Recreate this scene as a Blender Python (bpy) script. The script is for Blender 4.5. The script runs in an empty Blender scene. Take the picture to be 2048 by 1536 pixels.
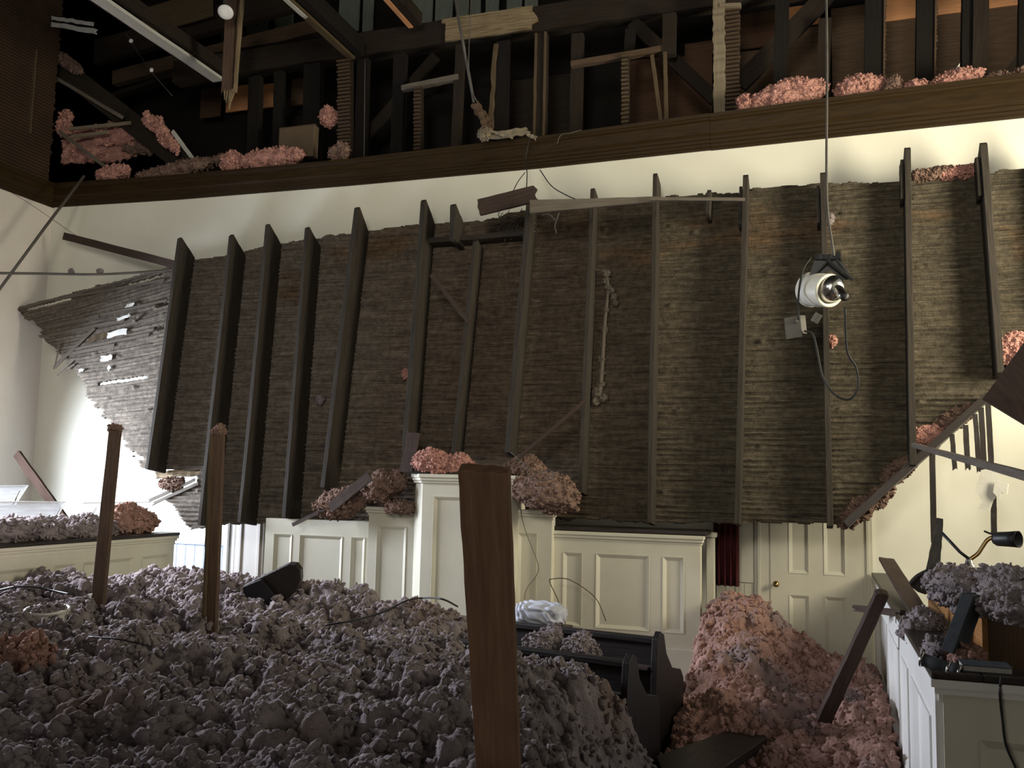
import bpy, bmesh, math, random
import numpy as np
from mathutils import Vector, Matrix

random.seed(7)
SC = bpy.context.scene
COL = SC.collection

# ---------------------------------------------------------------- camera
YAW, PITCH, ROLL, FPX = math.radians(18.604), math.radians(6.064), math.radians(1.238), 1838.36
CAM = np.array([0.0, 0.0, 2.0])
_f = np.array([-math.sin(YAW) * math.cos(PITCH), math.cos(YAW) * math.cos(PITCH), math.sin(PITCH)])
_r = np.array([math.cos(YAW), math.sin(YAW), 0.0])
_u = np.cross(_r, _f)
R2 = _r * math.cos(ROLL) + _u * math.sin(ROLL)
U2 = -_r * math.sin(ROLL) + _u * math.cos(ROLL)
cd = bpy.data.cameras.new('camera')
cam = bpy.data.objects.new('camera', cd)
COL.objects.link(cam)
cam.matrix_world = Matrix([[R2[0], U2[0], -_f[0], 0], [R2[1], U2[1], -_f[1], 0], [R2[2], U2[2], -_f[2], 2.0], [0, 0, 0, 1]])
cd.sensor_width = 36.0
cd.lens = 36.0 * FPX / 2048
cd.clip_start = 0.05
SC.camera = cam

# ---------------------------------------------------------------- world, lights, exposure
SC.view_settings.view_transform = 'Standard'
SC.view_settings.look = 'None'
SC.view_settings.gamma = 1.0
SC.view_settings.use_curve_mapping = False
SC.view_settings.exposure = 0.13
world = bpy.data.worlds.new('overcast sky')
SC.world = world
world.use_nodes = True
world.node_tree.nodes['Background'].inputs[0].default_value = (0.8, 0.9, 1.0, 1)
world.node_tree.nodes['Background'].inputs[1].default_value = 0.6


def area(name, loc, direction, sx, sy, power, color, spread=180):
    l = bpy.data.lights.new(name, 'AREA')
    l.shape = 'RECTANGLE'
    l.size, l.size_y = sx, sy
    l.energy = power
    l.color = color
    l.spread = math.radians(spread)
    o = bpy.data.objects.new(name, l)
    COL.objects.link(o)
    o.location = loc
    o.rotation_euler = Vector(direction).to_track_quat('-Z', 'Y').to_euler()
    return o


XL, XR, YF, YB = -10.12, 4.3, 9.8, -3.0
# daylight coming in through the tall windows, plus two added fill lights
# (sky light falls inwards and down through them)
area('left_window_and_fill', (XL + 0.06, 7.75, 2.2), (1, 0.35, -0.3), 1.1, 1.9, 370, (0.76, 0.85, 1.0), 125)
area('left_window_and_fill', (XL + 0.06, 6.5, 3.9), (1, -0.15, -0.85), 1.2, 1.8, 350, (0.84, 0.88, 1.0), 75)  # added fill aimed at the far left heap, no such window known
area('daylight_right_window', (XR - 0.06, 7.2, 4.2), (-1, 0.42, 0.05), 1.5, 2.8, 240, (1.0, 0.91, 0.68), 115)
area('daylight_rear_window', (-5.2, YB + 0.06, 5.3), (0, 1, 0), 1.6, 2.6, 70, (0.90, 0.96, 0.98))
area('daylight_rear_window', (-0.6, YB + 0.06, 5.3), (0, 1, 0), 1.6, 2.6, 360, (1.0, 0.94, 0.80))
area('rear_fill', (-1.6, YB + 0.06, 1.7), (0, 1, 0), 1.3, 1.8, 38, (1.0, 0.94, 0.84))  # added low fill for the plank and near heap, no known opening


# ---------------------------------------------------------------- photo geometry helpers
def ray(x, y):
    return R2 * (x - 1024) - U2 * (y - 768) + _f * FPX


def P(x, y, Y=None, X=None, Z=None):
    d = ray(x, y)
    if Y is not None:
        t = (Y - CAM[1]) / d[1]
    elif X is not None:
        t = (X - CAM[0]) / d[0]
    else:
        t = (Z - CAM[2]) / d[2]
    return CAM + t * d


# plane of the fallen ceiling
TILT = math.radians(8.1)
PO = np.array([0, 9.0, 1.5])
EV = np.array([0, math.sin(TILT), math.cos(TILT)])
EN = np.array([0, -math.cos(TILT), math.sin(TILT)])
EX = np.array([1.0, 0, 0])


def PP(x, y, off=0.0):
    o = PO + EN * off
    d = ray(x, y)
    t = (EN @ (o - CAM)) / (EN @ d)
    return CAM + t * d


def UV(p):
    q = np.asarray(p) - PO
    return q @ EX, q @ EV


def N(v):
    v = np.asarray(v, float)
    return v / np.linalg.norm(v)


# ---------------------------------------------------------------- materials
def mat(name, c1, c2=None, scale=6.0, rough=0.8, bump=0.3, bscale=40.0, metal=0.0, coord='Object', stretch=(1, 1, 1),
        c3=None, s3=1.2, t3=0.55, spec=0.3, bdist=0.01, detail=6):
    m = bpy.data.materials.new(name)
    m.use_nodes = True
    nt = m.node_tree
    nd, lk = nt.nodes, nt.links
    b = nd['Principled BSDF']
    b.inputs['Roughness'].default_value = rough
    b.inputs['Metallic'].default_value = metal
    b.inputs['Specular IOR Level'].default_value = spec
    tc = nd.new('ShaderNodeTexCoord')
    oi = nd.new('ShaderNodeObjectInfo')
    mp = nd.new('ShaderNodeMapping')
    mp.inputs['Scale'].default_value = stretch
    if coord == 'UV':
        ml = nd.new('ShaderNodeMath'); ml.operation = 'MULTIPLY'; ml.inputs[1].default_value = 37.0
        lk.new(oi.outputs['Random'], ml.inputs[0])
        cx = nd.new('ShaderNodeCombineXYZ')
        lk.new(ml.outputs[0], cx.inputs[0]); lk.new(ml.outputs[0], cx.inputs[1])
        ad = nd.new('ShaderNodeVectorMath'); ad.operation = 'ADD'
        lk.new(tc.outputs['UV'], ad.inputs[0]); lk.new(cx.outputs[0], ad.inputs[1])
        lk.new(ad.outputs[0], mp.inputs['Vector'])
    else:
        lk.new(tc.outputs[coord], mp.inputs['Vector'])
    n1 = nd.new('ShaderNodeTexNoise')
    n1.inputs['Scale'].default_value = scale
    n1.inputs['Detail'].default_value = detail
    n1.inputs['Roughness'].default_value = 0.6
    lk.new(mp.outputs[0], n1.inputs['Vector'])
    cr = nd.new('ShaderNodeValToRGB')
    cr.color_ramp.elements[0].position = 0.3
    cr.color_ramp.elements[1].position = 0.7
    cr.color_ramp.elements[0].color = (*c1, 1)
    cr.color_ramp.elements[1].color = (*(c2 or c1), 1)
    lk.new(n1.outputs['Fac'], cr.inputs[0])
    out = cr.outputs[0]
    if c3:
        n3 = nd.new('ShaderNodeTexNoise')
        n3.inputs['Scale'].default_value = s3
        n3.inputs['Detail'].default_value = 4
        lk.new(tc.outputs['Object'], n3.inputs['Vector'])
        r3 = nd.new('ShaderNodeMapRange')
        r3.inputs['From Min'].default_value = t3
        r3.inputs['From Max'].default_value = t3 + 0.12
        lk.new(n3.outputs['Fac'], r3.inputs['Value'])
        mx = nd.new('ShaderNodeMix'); mx.data_type = 'RGBA'
        lk.new(r3.outputs[0], mx.inputs[0])
        lk.new(out, mx.inputs[6])
        mx.inputs[7].default_value = (*c3, 1)
        out = mx.outputs[2]
    lk.new(out, b.inputs['Base Color'])
    if bump:
        n2 = nd.new('ShaderNodeTexNoise')
        n2.inputs['Scale'].default_value = bscale
        n2.inputs['Detail'].default_value = 6
        lk.new(mp.outputs[0], n2.inputs['Vector'])
        bp = nd.new('ShaderNodeBump')
        bp.inputs['Strength'].default_value = bump
        bp.inputs['Distance'].default_value = bdist
        lk.new(n2.outputs['Fac'], bp.inputs['Height'])
        lk.new(bp.outputs[0], b.inputs['Normal'])
    return m


def wood(name, c1, c2, rough=0.75, c3=None, **k):
    return mat(name, c1, c2, scale=5.0, rough=rough, bump=0.5, bscale=9.0, coord='UV', stretch=(0.6, 9, 9), c3=c3, bdist=0.006, **k)


def glass(name, color, rough=0.05, alpha=0.5):
    m = bpy.data.materials.new(name)
    m.use_nodes = True
    nt = m.node_tree
    b = nt.nodes['Principled BSDF']
    b.inputs['Base Color'].default_value = (*color, 1)
    b.inputs['Roughness'].default_value = rough
    b.inputs['IOR'].default_value = 1.45
    nz = nt.nodes.new('ShaderNodeTexNoise')
    nz.inputs['Scale'].default_value = 7
    mr = nt.nodes.new('ShaderNodeMapRange')
    mr.inputs['To Min'].default_value = alpha * 0.6
    mr.inputs['To Max'].default_value = min(1, alpha * 1.5)
    nt.links.new(nz.outputs['Fac'], mr.inputs['Value'])
    nt.links.new(mr.outputs[0], b.inputs['Alpha'])
    return m


M = {}
M['plaster'] = mat('cream wall plaster', (0.70, 0.68, 0.58), (0.76, 0.74, 0.64), scale=1.2, rough=0.9, bump=0.05, bscale=25)
M['plaster_pink'] = mat('pale side wall plaster', (0.62, 0.57, 0.52), (0.68, 0.63, 0.58), scale=1.0, rough=0.9, bump=0.05, bscale=25)
M['dark_room'] = mat('dim plaster', (0.30, 0.28, 0.25), (0.36, 0.33, 0.30), scale=1.5, rough=0.95, bump=0)
M['floor'] = wood('dusty floor boards', (0.07, 0.05, 0.045), (0.12, 0.09, 0.08))
M['cornice'] = wood('varnished cornice wood', (0.0177, 0.0099, 0.0034), (0.0340, 0.0197, 0.0068), rough=0.45, spec=0.12)
M['cream'] = mat('cream painted joinery', (0.56, 0.53, 0.43), (0.62, 0.59, 0.48), scale=2.5, rough=0.55, bump=0.04, bscale=30)
M['white'] = mat('white painted joinery', (0.66, 0.65, 0.62), (0.72, 0.71, 0.68), scale=2.5, rough=0.5, bump=0.04, bscale=30)
M['darkcap'] = wood('dark cap wood', (0.016, 0.012, 0.010), (0.03, 0.022, 0.018), rough=0.4)
M['joist'] = wood('old dark joist', (0.0187, 0.0144, 0.0108), (0.0446, 0.0360, 0.0274), rough=0.88)
M['attic'] = wood('attic framing timber', (0.0115, 0.0072, 0.0043), (0.0243, 0.0158, 0.0098), rough=0.85)  # colour cut in place of less light reaching the attic
M['attic_dark'] = wood('dimmed attic timber', (0.0039, 0.0026, 0.0019), (0.0079, 0.0053, 0.0039), rough=0.9)  # darkened in the colour so the attic stays dim
M['attic_red'] = wood('reddish attic board', (0.0467, 0.0234, 0.0127), (0.0795, 0.0398, 0.0211), rough=0.85)
M['attic_brown'] = wood('brown attic board', (0.0607, 0.0372, 0.0216), (0.1080, 0.0675, 0.0405), rough=0.85)
M['orange_wood'] = wood('bright orange board', (0.5355, 0.2422, 0.1085), (0.7012, 0.3443, 0.1658), rough=0.7)
M['tan_wood'] = wood('tan stripped timber', (0.0573, 0.0365, 0.0182), (0.1042, 0.0755, 0.0417), rough=0.8)
M['pale_wood'] = wood('bare pale wood', (0.09, 0.062, 0.032), (0.31, 0.235, 0.14), rough=0.85)
M['grey_wood'] = wood('weathered grey lath', (0.0950, 0.0760, 0.0580), (0.1500, 0.1275, 0.1050), rough=0.85)
M['green_board'] = wood('grey green board', (0.1040, 0.1200, 0.1040), (0.1600, 0.1760, 0.1520), rough=0.85)
M['plank'] = wood('stained brown plank', (0.150, 0.084, 0.050), (0.255, 0.148, 0.092), rough=0.85, spec=0.15, c3=(0.06, 0.034, 0.023), s3=4.0, t3=0.60)
M['post'] = wood('brown post wood', (0.065, 0.038, 0.024), (0.115, 0.070, 0.046), rough=0.8)
M['chestnut'] = wood('dark chestnut board', (0.0300, 0.0180, 0.0135), (0.0562, 0.0338, 0.0248), rough=0.75)
M['white_beam'] = mat('white painted beam', (0.4400, 0.4320, 0.4000), (0.5280, 0.5200, 0.4880), scale=5, rough=0.7, bump=0.1)
M['lath_wall'] = mat('brown lath wall', (0.0300, 0.0160, 0.0090), (0.0500, 0.0275, 0.0150), scale=2, rough=0.85, bump=0.2)
M['stripe'] = wood('lath ends', (0.0400, 0.0240, 0.0140), (0.0960, 0.0600, 0.0360), rough=0.85)
M['mortar'] = wood('mortar crusted lath ends', (0.1500, 0.1200, 0.0800), (0.2250, 0.1850, 0.1300), rough=0.9)
M['pink'] = mat('pink insulation', (0.4224, 0.2112, 0.1728), (0.6400, 0.3456, 0.2880), scale=14, rough=1.0, bump=1.0, bscale=65, spec=0.0, bdist=0.03)
M['dusty_pink'] = mat('dusty brown insulation', (0.12, 0.078, 0.060), (0.25, 0.162, 0.128), scale=14, rough=1.0, bump=0.6, bscale=65, spec=0.0, bdist=0.02)
M['mauve'] = mat('mauve grey insulation', (0.1725, 0.1460, 0.1460), (0.2990, 0.2553, 0.2553), scale=9, rough=1.0, bump=0.6, bscale=70, spec=0.0,
                 c3=(0.20, 0.145, 0.12), s3=0.9, t3=0.60, bdist=0.03)
M['rose'] = mat('rose brown insulation', (0.2275, 0.1333, 0.1072), (0.4225, 0.2519, 0.2031), scale=9, rough=1.0, bump=0.6, bscale=70, spec=0.0,
                c3=(0.22, 0.16, 0.15), s3=1.6, t3=0.56, bdist=0.03)
M['black'] = mat('black metal', (0.012, 0.012, 0.012), (0.02, 0.02, 0.02), rough=0.45, bump=0)
M['cable'] = mat('dark cable', (0.0120, 0.0120, 0.0108), (0.0180, 0.0180, 0.0156), rough=0.6, bump=0)
M['rod'] = mat('grey conduit', (0.0660, 0.0605, 0.0523), (0.1100, 0.0990, 0.0880), rough=0.55, bump=0.1)
M['chrome'] = mat('tarnished chrome', (0.55, 0.53, 0.5), (0.7, 0.68, 0.64), rough=0.22, metal=1.0, bump=0)
M['enamel'] = mat('chipped white enamel', (0.62, 0.60, 0.52), (0.70, 0.68, 0.60), scale=4, rough=0.4, bump=0.05, c3=(0.12, 0.11, 0.09), s3=9, t3=0.66)
M['brass'] = mat('aged brass', (0.30, 0.20, 0.08), (0.45, 0.32, 0.14), rough=0.35, metal=1.0, bump=0)
M['steel'] = mat('dull grey steel', (0.0650, 0.0625, 0.0575), (0.1000, 0.0950, 0.0850), rough=0.6, metal=0.4, bump=0.1)
M['acrylic'] = glass('clear acrylic', (0.85, 0.87, 0.9), alpha=0.42)
M['paper'] = mat('dusty white scrap', (0.50, 0.48, 0.42), (0.62, 0.60, 0.54), rough=0.9, bump=0.2)
M['blue_lit'] = mat('blue lit white boarding', (0.4830, 0.5520, 0.6670), (0.5520, 0.6210, 0.7360), scale=2, rough=0.6, bump=0)  # blue cast of the window light put into the boarding colour
M['stick_dark'] = wood('dull dark stick', (0.022, 0.014, 0.011), (0.036, 0.023, 0.018), rough=1.0, spec=0.0)
M['bag'] = mat('bluish white plastic', (0.4400, 0.4560, 0.5280), (0.5440, 0.5600, 0.6240), scale=9, rough=0.45, bump=0.5, bscale=14, c3=(0.2400, 0.2400, 0.2880), s3=12, t3=0.62)
M['pew'] = wood('dark pew wood', (0.0077, 0.0055, 0.0050), (0.0143, 0.0099, 0.0083), rough=0.5)
M['curtain'] = mat('dark red velvet', (0.055, 0.008, 0.010), (0.085, 0.014, 0.016), scale=8, rough=0.95, bump=0.2)
M['console'] = wood('orange brown console veneer', (0.26, 0.115, 0.035), (0.34, 0.16, 0.055), rough=0.5)
M['console_front'] = wood('mid brown console front', (0.085, 0.048, 0.027), (0.12, 0.07, 0.04), rough=0.6)
M['book'] = mat('dark blue grey book cloth', (0.035, 0.042, 0.048), (0.06, 0.068, 0.075), scale=20, rough=0.8, bump=0.1)
M['pages'] = mat('page edges', (0.30, 0.29, 0.26), (0.4, 0.38, 0.34), scale=40, rough=0.9, bump=0.1)
M['card'] = mat('brown cardboard', (0.0990, 0.0720, 0.0450), (0.1260, 0.0900, 0.0585), rough=0.9, bump=0.1)
M['lamp_white'] = mat('white enamel lamp', (0.75, 0.75, 0.76), (0.8, 0.8, 0.8), rough=0.3, bump=0)
M['flake_white'] = mat('white paint flake', (0.6, 0.59, 0.55), (0.7, 0.69, 0.65), rough=0.8, bump=0.2)
M['pane'] = glass('window glass', (0.9, 0.93, 0.95), alpha=0.2)


def sheet_material():
    """plaster keys and lath seen from the attic side: soot grey on the left and lightened there for window light, reddish in the middle, olive brown on the right"""
    m = bpy.data.materials.new('sooty lath and plaster')
    m.use_nodes = True
    nt = m.node_tree; nd = nt.nodes; lk = nt.links
    b = nd['Principled BSDF']
    b.inputs['Roughness'].default_value = 0.92
    b.inputs['Specular IOR Level'].default_value = 0.15
    uv = nd.new('ShaderNodeTexCoord')
    mp = nd.new('ShaderNodeMapping'); mp.inputs['Scale'].default_value = (0.9, 14, 1)
    lk.new(uv.outputs['UV'], mp.inputs['Vector'])
    n1 = nd.new('ShaderNodeTexNoise'); n1.inputs['Scale'].default_value = 2.4; n1.inputs['Detail'].default_value = 8; n1.inputs['Roughness'].default_value = 0.65
    lk.new(mp.outputs[0], n1.inputs['Vector'])
    r1 = nd.new('ShaderNodeValToRGB')
    e = r1.color_ramp.elements
    e[0].position = 0.3; e[0].color = (0.042, 0.037, 0.032, 1)
    e[1].position = 0.78; e[1].color = (0.165, 0.142, 0.116, 1)
    lk.new(n1.outputs['Fac'], r1.inputs[0])
    # large regions, the left ones lightened to stand for window light
    sp = nd.new('ShaderNodeSeparateXYZ'); lk.new(uv.outputs['UV'], sp.inputs[0])
    n2 = nd.new('ShaderNodeTexNoise'); n2.inputs['Scale'].default_value = 0.8; n2.inputs['Detail'].default_value = 3
    lk.new(uv.outputs['UV'], n2.inputs['Vector'])
    ad = nd.new('ShaderNodeMath'); ad.operation = 'MULTIPLY_ADD'; ad.inputs[1].default_value = 2.0
    lk.new(n2.outputs['Fac'], ad.inputs[0]); lk.new(sp.outputs['X'], ad.inputs[2])
    mr = nd.new('ShaderNodeMapRange'); mr.inputs['From Min'].default_value = -8.0; mr.inputs['From Max'].default_value = 3.5
    lk.new(ad.outputs[0], mr.inputs['Value'])
    r2 = nd.new('ShaderNodeValToRGB')
    e = r2.color_ramp.elements
    e[0].position = 0.0; e[0].color = (1.25, 1.20, 1.17, 1)
    e[1].position = 1.0; e[1].color = (0.74, 0.71, 0.60, 1)
    q = r2.color_ramp.elements.new(0.30); q.color = (1.42, 1.36, 1.30, 1)
    q = r2.color_ramp.elements.new(0.48); q.color = (0.98, 0.82, 0.70, 1)
    q = r2.color_ramp.elements.new(0.70); q.color = (0.78, 0.74, 0.62, 1)
    lk.new(mr.outputs[0], r2.inputs[0])
    mx = nd.new('ShaderNodeMix'); mx.data_type = 'RGBA'; mx.blend_type = 'MULTIPLY'; mx.inputs[0].default_value = 1.0
    lk.new(r1.outputs[0], mx.inputs[6]); lk.new(r2.outputs[0], mx.inputs[7])
    # bare wood patches where the plaster dust has been knocked off, mostly high up
    n3 = nd.new('ShaderNodeTexNoise'); n3.inputs['Scale'].default_value = 1.1; n3.inputs['Detail'].default_value = 5
    mp3 = nd.new('ShaderNodeMapping'); mp3.inputs['Scale'].default_value = (0.7, 1.8, 1); mp3.inputs['Location'].default_value = (3.7, 1.3, 0)
    lk.new(uv.outputs['UV'], mp3.inputs['Vector']); lk.new(mp3.outputs[0], n3.inputs['Vector'])
    hv = nd.new('ShaderNodeMapRange'); hv.inputs['From Min'].default_value = 1.6; hv.inputs['From Max'].default_value = 3.0
    hv.inputs['To Min'].default_value = -0.16; hv.inputs['To Max'].default_value = 0.05
    lk.new(sp.outputs['Y'], hv.inputs['Value'])
    a3 = nd.new('ShaderNodeMath'); a3.operation = 'ADD'
    lk.new(n3.outputs['Fac'], a3.inputs[0]); lk.new(hv.outputs[0], a3.inputs[1])
    m3 = nd.new('ShaderNodeMapRange'); m3.inputs['From Min'].default_value = 0.58; m3.inputs['From Max'].default_value = 0.70
    lk.new(a3.outputs[0], m3.inputs['Value'])
    r4 = nd.new('ShaderNodeValToRGB')
    r4.color_ramp.elements[0].position = 0.35; r4.color_ramp.elements[0].color = (0.055, 0.036, 0.022, 1)
    r4.color_ramp.elements[1].position = 0.75; r4.color_ramp.elements[1].color = (0.19, 0.118, 0.064, 1)
    lk.new(n1.outputs['Fac'], r4.inputs[0])
    m4 = nd.new('ShaderNodeMix'); m4.data_type = 'RGBA'
    lk.new(mx.outputs[2], m4.inputs[6]); lk.new(r4.outputs[0], m4.inputs[7])
    lt = nd.new('ShaderNodeMapRange'); lt.inputs['From Min'].default_value = -7.2; lt.inputs['From Max'].default_value = -6.2
    lk.new(sp.outputs['X'], lt.inputs['Value'])
    mm = nd.new('ShaderNodeMath'); mm.operation = 'MULTIPLY'
    lk.new(lt.outputs[0], mm.inputs[0]); lk.new(m3.outputs[0], mm.inputs[1]); lk.new(mm.outputs[0], m4.inputs[0])
    mp5 = nd.new('ShaderNodeMapping'); mp5.inputs['Scale'].default_value = (2.2, 38, 1)
    lk.new(uv.outputs['UV'], mp5.inputs['Vector'])
    n5 = nd.new('ShaderNodeTexNoise'); n5.inputs['Scale'].default_value = 2.0; n5.inputs['Detail'].default_value = 5; n5.inputs['Distortion'].default_value = 0.6
    lk.new(mp5.outputs[0], n5.inputs['Vector'])
    m5 = nd.new('ShaderNodeMapRange'); m5.inputs['From Min'].default_value = 0.60; m5.inputs['From Max'].default_value = 0.78
    lk.new(n5.outputs['Fac'], m5.inputs['Value'])
    m6 = nd.new('ShaderNodeMix'); m6.data_type = 'RGBA'
    lk.new(m5.outputs[0], m6.inputs[0]); lk.new(m4.outputs[2], m6.inputs[6]); m6.inputs[7].default_value = (0.15, 0.13, 0.105, 1)
    n7 = nd.new('ShaderNodeTexNoise'); n7.inputs['Scale'].default_value = 16; n7.inputs['Detail'].default_value = 6; n7.inputs['Roughness'].default_value = 0.7
    lk.new(uv.outputs['Object'], n7.inputs['Vector'])
    m7 = nd.new('ShaderNodeMapRange'); m7.inputs['From Min'].default_value = 0.3; m7.inputs['From Max'].default_value = 0.7
    m7.inputs['To Min'].default_value = 0.55; m7.inputs['To Max'].default_value = 1.4
    lk.new(n7.outputs['Fac'], m7.inputs['Value'])
    m8 = nd.new('ShaderNodeMix'); m8.data_type = 'RGBA'; m8.blend_type = 'MULTIPLY'; m8.inputs[0].default_value = 1.0
    lk.new(m6.outputs[2], m8.inputs[6]); lk.new(m7.outputs[0], m8.inputs[7])
    lk.new(m8.outputs[2], b.inputs['Base Color'])
    nb = nd.new('ShaderNodeTexNoise'); nb.inputs['Scale'].default_value = 45; nb.inputs['Detail'].default_value = 5
    lk.new(uv.outputs['Object'], nb.inputs['Vector'])
    bp = nd.new('ShaderNodeBump'); bp.inputs['Strength'].default_value = 0.6; bp.inputs['Distance'].default_value = 0.012
    lk.new(nb.outputs['Fac'], bp.inputs['Height']); lk.new(bp.outputs[0], b.inputs['Normal'])
    return m


M['sheet'] = sheet_material()


# ---------------------------------------------------------------- mesh builder
class MB:
    def __init__(s):
        s.v = []; s.f = []; s.uv = []; s.smooth = []

    def add(s, verts, faces, uvs=None, smooth=False):
        o = len(s.v)
        s.v.extend([tuple(map(float, p)) for p in verts])
        for k, f in enumerate(faces):
            s.f.append([i + o for i in f])
            s.uv.append(uvs[k] if uvs else None)
            s.smooth.append(smooth)
        return s

    def box(s, lo, hi):
        lo, hi = np.minimum(lo, hi), np.maximum(lo, hi)
        c = [(lo[0] if i & 1 == 0 else hi[0], lo[1] if i & 2 == 0 else hi[1], lo[2] if i & 4 == 0 else hi[2]) for i in range(8)]
        F = [(0, 2, 3, 1), (4, 5, 7, 6), (0, 1, 5, 4), (2, 6, 7, 3), (0, 4, 6, 2), (1, 3, 7, 5)]
        ax = int(np.argmax(hi - lo))
        oth = [i for i in range(3) if i != ax]
        U = [[(c[i][ax], c[i][oth[0]] + c[i][oth[1]]) for i in f] for f in F]
        return s.add(c, F, U)

    def obox(s, o, ex, ey, ez):
        """box from corner o with edge vectors"""
        o, ex, ey, ez = map(lambda q: np.asarray(q, float), (o, ex, ey, ez))
        c = [o + ex * (i & 1) + ey * ((i >> 1) & 1) + ez * ((i >> 2) & 1) for i in range(8)]
        F = [(0, 2, 3, 1), (4, 5, 7, 6), (0, 1, 5, 4), (2, 6, 7, 3), (0, 4, 6, 2), (1, 3, 7, 5)]
        L = [np.linalg.norm(q) for q in (ex, ey, ez)]
        ax = int(np.argmax(L)); oth = [i for i in range(3) if i != ax]
        q = lambda i: [((i >> a) & 1) * L[a] for a in range(3)]
        U = [[(q(i)[ax], q(i)[oth[0]] + q(i)[oth[1]]) for i in f] for f in F]
        return s.add(c, F, U)

    def plank(s, A, B, w, t, wdir, k=4, n=10, ea=0.0, eb=0.0, jit=0.004, bow=0.0, wb=None, seed=0, pa=0.0, pb=0.0):
        """a sawn board from A to B; ea/eb = how far the ends are splintered, pa/pb = pointed ends"""
        jit = jit * 0.4 if jit <= 0.006 else jit
        rg = random.Random(seed * 7919 + int(abs(A[0]) * 1000) + int(abs(B[2]) * 977))
        A = np.asarray(A, float); B = np.asarray(B, float)
        a = N(B - A); L = np.linalg.norm(B - A)
        wd = np.asarray(wdir, float); wd = N(wd - a * (wd @ a)); td = np.cross(a, wd)
        wb = w if wb is None else wb
        eA = [-rg.random() * ea + pa * (1 - abs(2 * j / k - 1)) for j in range(k + 1)]
        eB = [-rg.random() * eb + pb * (1 - abs(2 * j / k - 1)) for j in range(k + 1)]
        V = []
        for i in range(n + 1):
            x = i / n
            bo = bow * math.sin(math.pi * x)
            jw, jt = rg.uniform(-jit, jit), rg.uniform(-jit, jit)
            ww = w + (wb - w) * x
            for j in range(k + 1):
                l = x * L
                if i == 0: l += -eA[j]
                if i == n: l += eB[j]
                for sgn in (-0.5, 0.5):
                    e = rg.uniform(-jit, jit) * 0.6 if j in (0, k) else 0
                    V.append(A + a * l + wd * ((j / k - 0.5) * ww + jw + e) + td * (sgn * t + bo + jt))
        ix = lambda i, j, q: (i * (k + 1) + j) * 2 + q
        F, U = [], []
        uvp = lambda i, j, q: (i / n * L, j / k * w + q * t)
        for i in range(n):
            for j in range(k):
                for q, o in ((0, 1), (1, -1)):
                    id_ = [(i, j, q), (i + 1, j, q), (i + 1, j + 1, q), (i, j + 1, q)][::o]
                    F.append([ix(*z) for z in id_]); U.append([uvp(*z) for z in id_])
            for j, o in ((0, -1), (k, 1)):
                id_ = [(i, j, 0), (i + 1, j, 0), (i + 1, j, 1), (i, j, 1)][::o]
                F.append([ix(*z) for z in id_]); U.append([uvp(*z) for z in id_])
        for j in range(k):
            for i, o in ((0, 1), (n, -1)):
                id_ = [(i, j, 0), (i, j + 1, 0), (i, j + 1, 1), (i, j, 1)][::o]
                F.append([ix(*z) for z in id_]); U.append([(uvp(*z)[0] + 0.01 * z[1], uvp(*z)[1]) for z in id_])
        return s.add(V, F, U)

    def prism(s, loop, vec):
        loop = [np.asarray(p, float) for p in loop]
        vec = np.asarray(vec, float)
        n = len(loop)
        V = loop + [p + vec for p in loop]
        F = [list(range(n))[::-1], list(range(n, 2 * n))] + [[i, (i + 1) % n, (i + 1) % n + n, i + n] for i in range(n)]
        d = np.array([np.linalg.norm(loop[(i + 1) % n] - loop[i]) for i in range(n)])
        m = int(np.argmax(d)); ax = N(loop[(m + 1) % n] - loop[m])
        nn = N(vec); ay = np.cross(nn, ax)
        U = [[((V[i] - V[0]) @ ax, (V[i] - V[0]) @ ay + (V[i] - V[0]) @ nn) for i in f] for f in F]
        return s.add(V, F, U)

    def tube(s, pts, r, sides=8, smooth=True, r2=None, sub=6):
        pts = [np.asarray(p, float) for p in pts]
        if smooth and len(pts) > 2:
            q = [2 * pts[0] - pts[1]] + pts + [2 * pts[-1] - pts[-2]]
            o = []
            for i in range(1, len(q) - 2):
                for k in range(sub):
                    t = k / sub
                    a, b, c, d = q[i - 1:i + 3]
                    o.append(0.5 * (2 * b + (c - a) * t + (2 * a - 5 * b + 4 * c - d) * t * t + (3 * b - a - 3 * c + d) * t ** 3))
            pts = o + [pts[-1]]
        n = len(pts)
        V, F = [], []
        up = np.array([0.13, 0.31, 0.94])
        for i, p in enumerate(pts):
            a = N(pts[min(i + 1, n - 1)] - pts[max(i - 1, 0)])
            x = N(np.cross(a, up)); y = np.cross(a, x)
            rr = r if r2 is None else r + (r2 - r) * i / (n - 1)
            for j in range(sides):
                g = 2 * math.pi * j / sides
                V.append(p + (x * math.cos(g) + y * math.sin(g)) * rr)
        for i in range(n - 1):
            for j in range(sides):
                k = (j + 1) % sides
                F.append([i * sides + j, i * sides + k, (i + 1) * sides + k, (i + 1) * sides + j])
        F += [list(range(sides))[::-1], [(n - 1) * sides + j for j in range(sides)]]
        return s.add(V, F, None, True)

    def lathe(s, prof, o, axis, seg=32):
        o = np.asarray(o, float); a = N(axis)
        x = N(np.cross(a, (0.3, 0.1, 0.95))); y = np.cross(a, x)
        V, F = [], []
        for r, h in prof:
            for j in range(seg):
                g = 2 * math.pi * j / seg
                V.append(o + a * h + (x * math.cos(g) + y * math.sin(g)) * r)
        for i in range(len(prof) - 1):
            for j in range(seg):
                k = (j + 1) % seg
                F.append([i * seg + j, i * seg + k, (i + 1) * seg + k, (i + 1) * seg + j])
        F += [list(range(seg))[::-1], [(len(prof) - 1) * seg + j for j in range(seg)]]
        return s.add(V, F, None, True)


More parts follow.
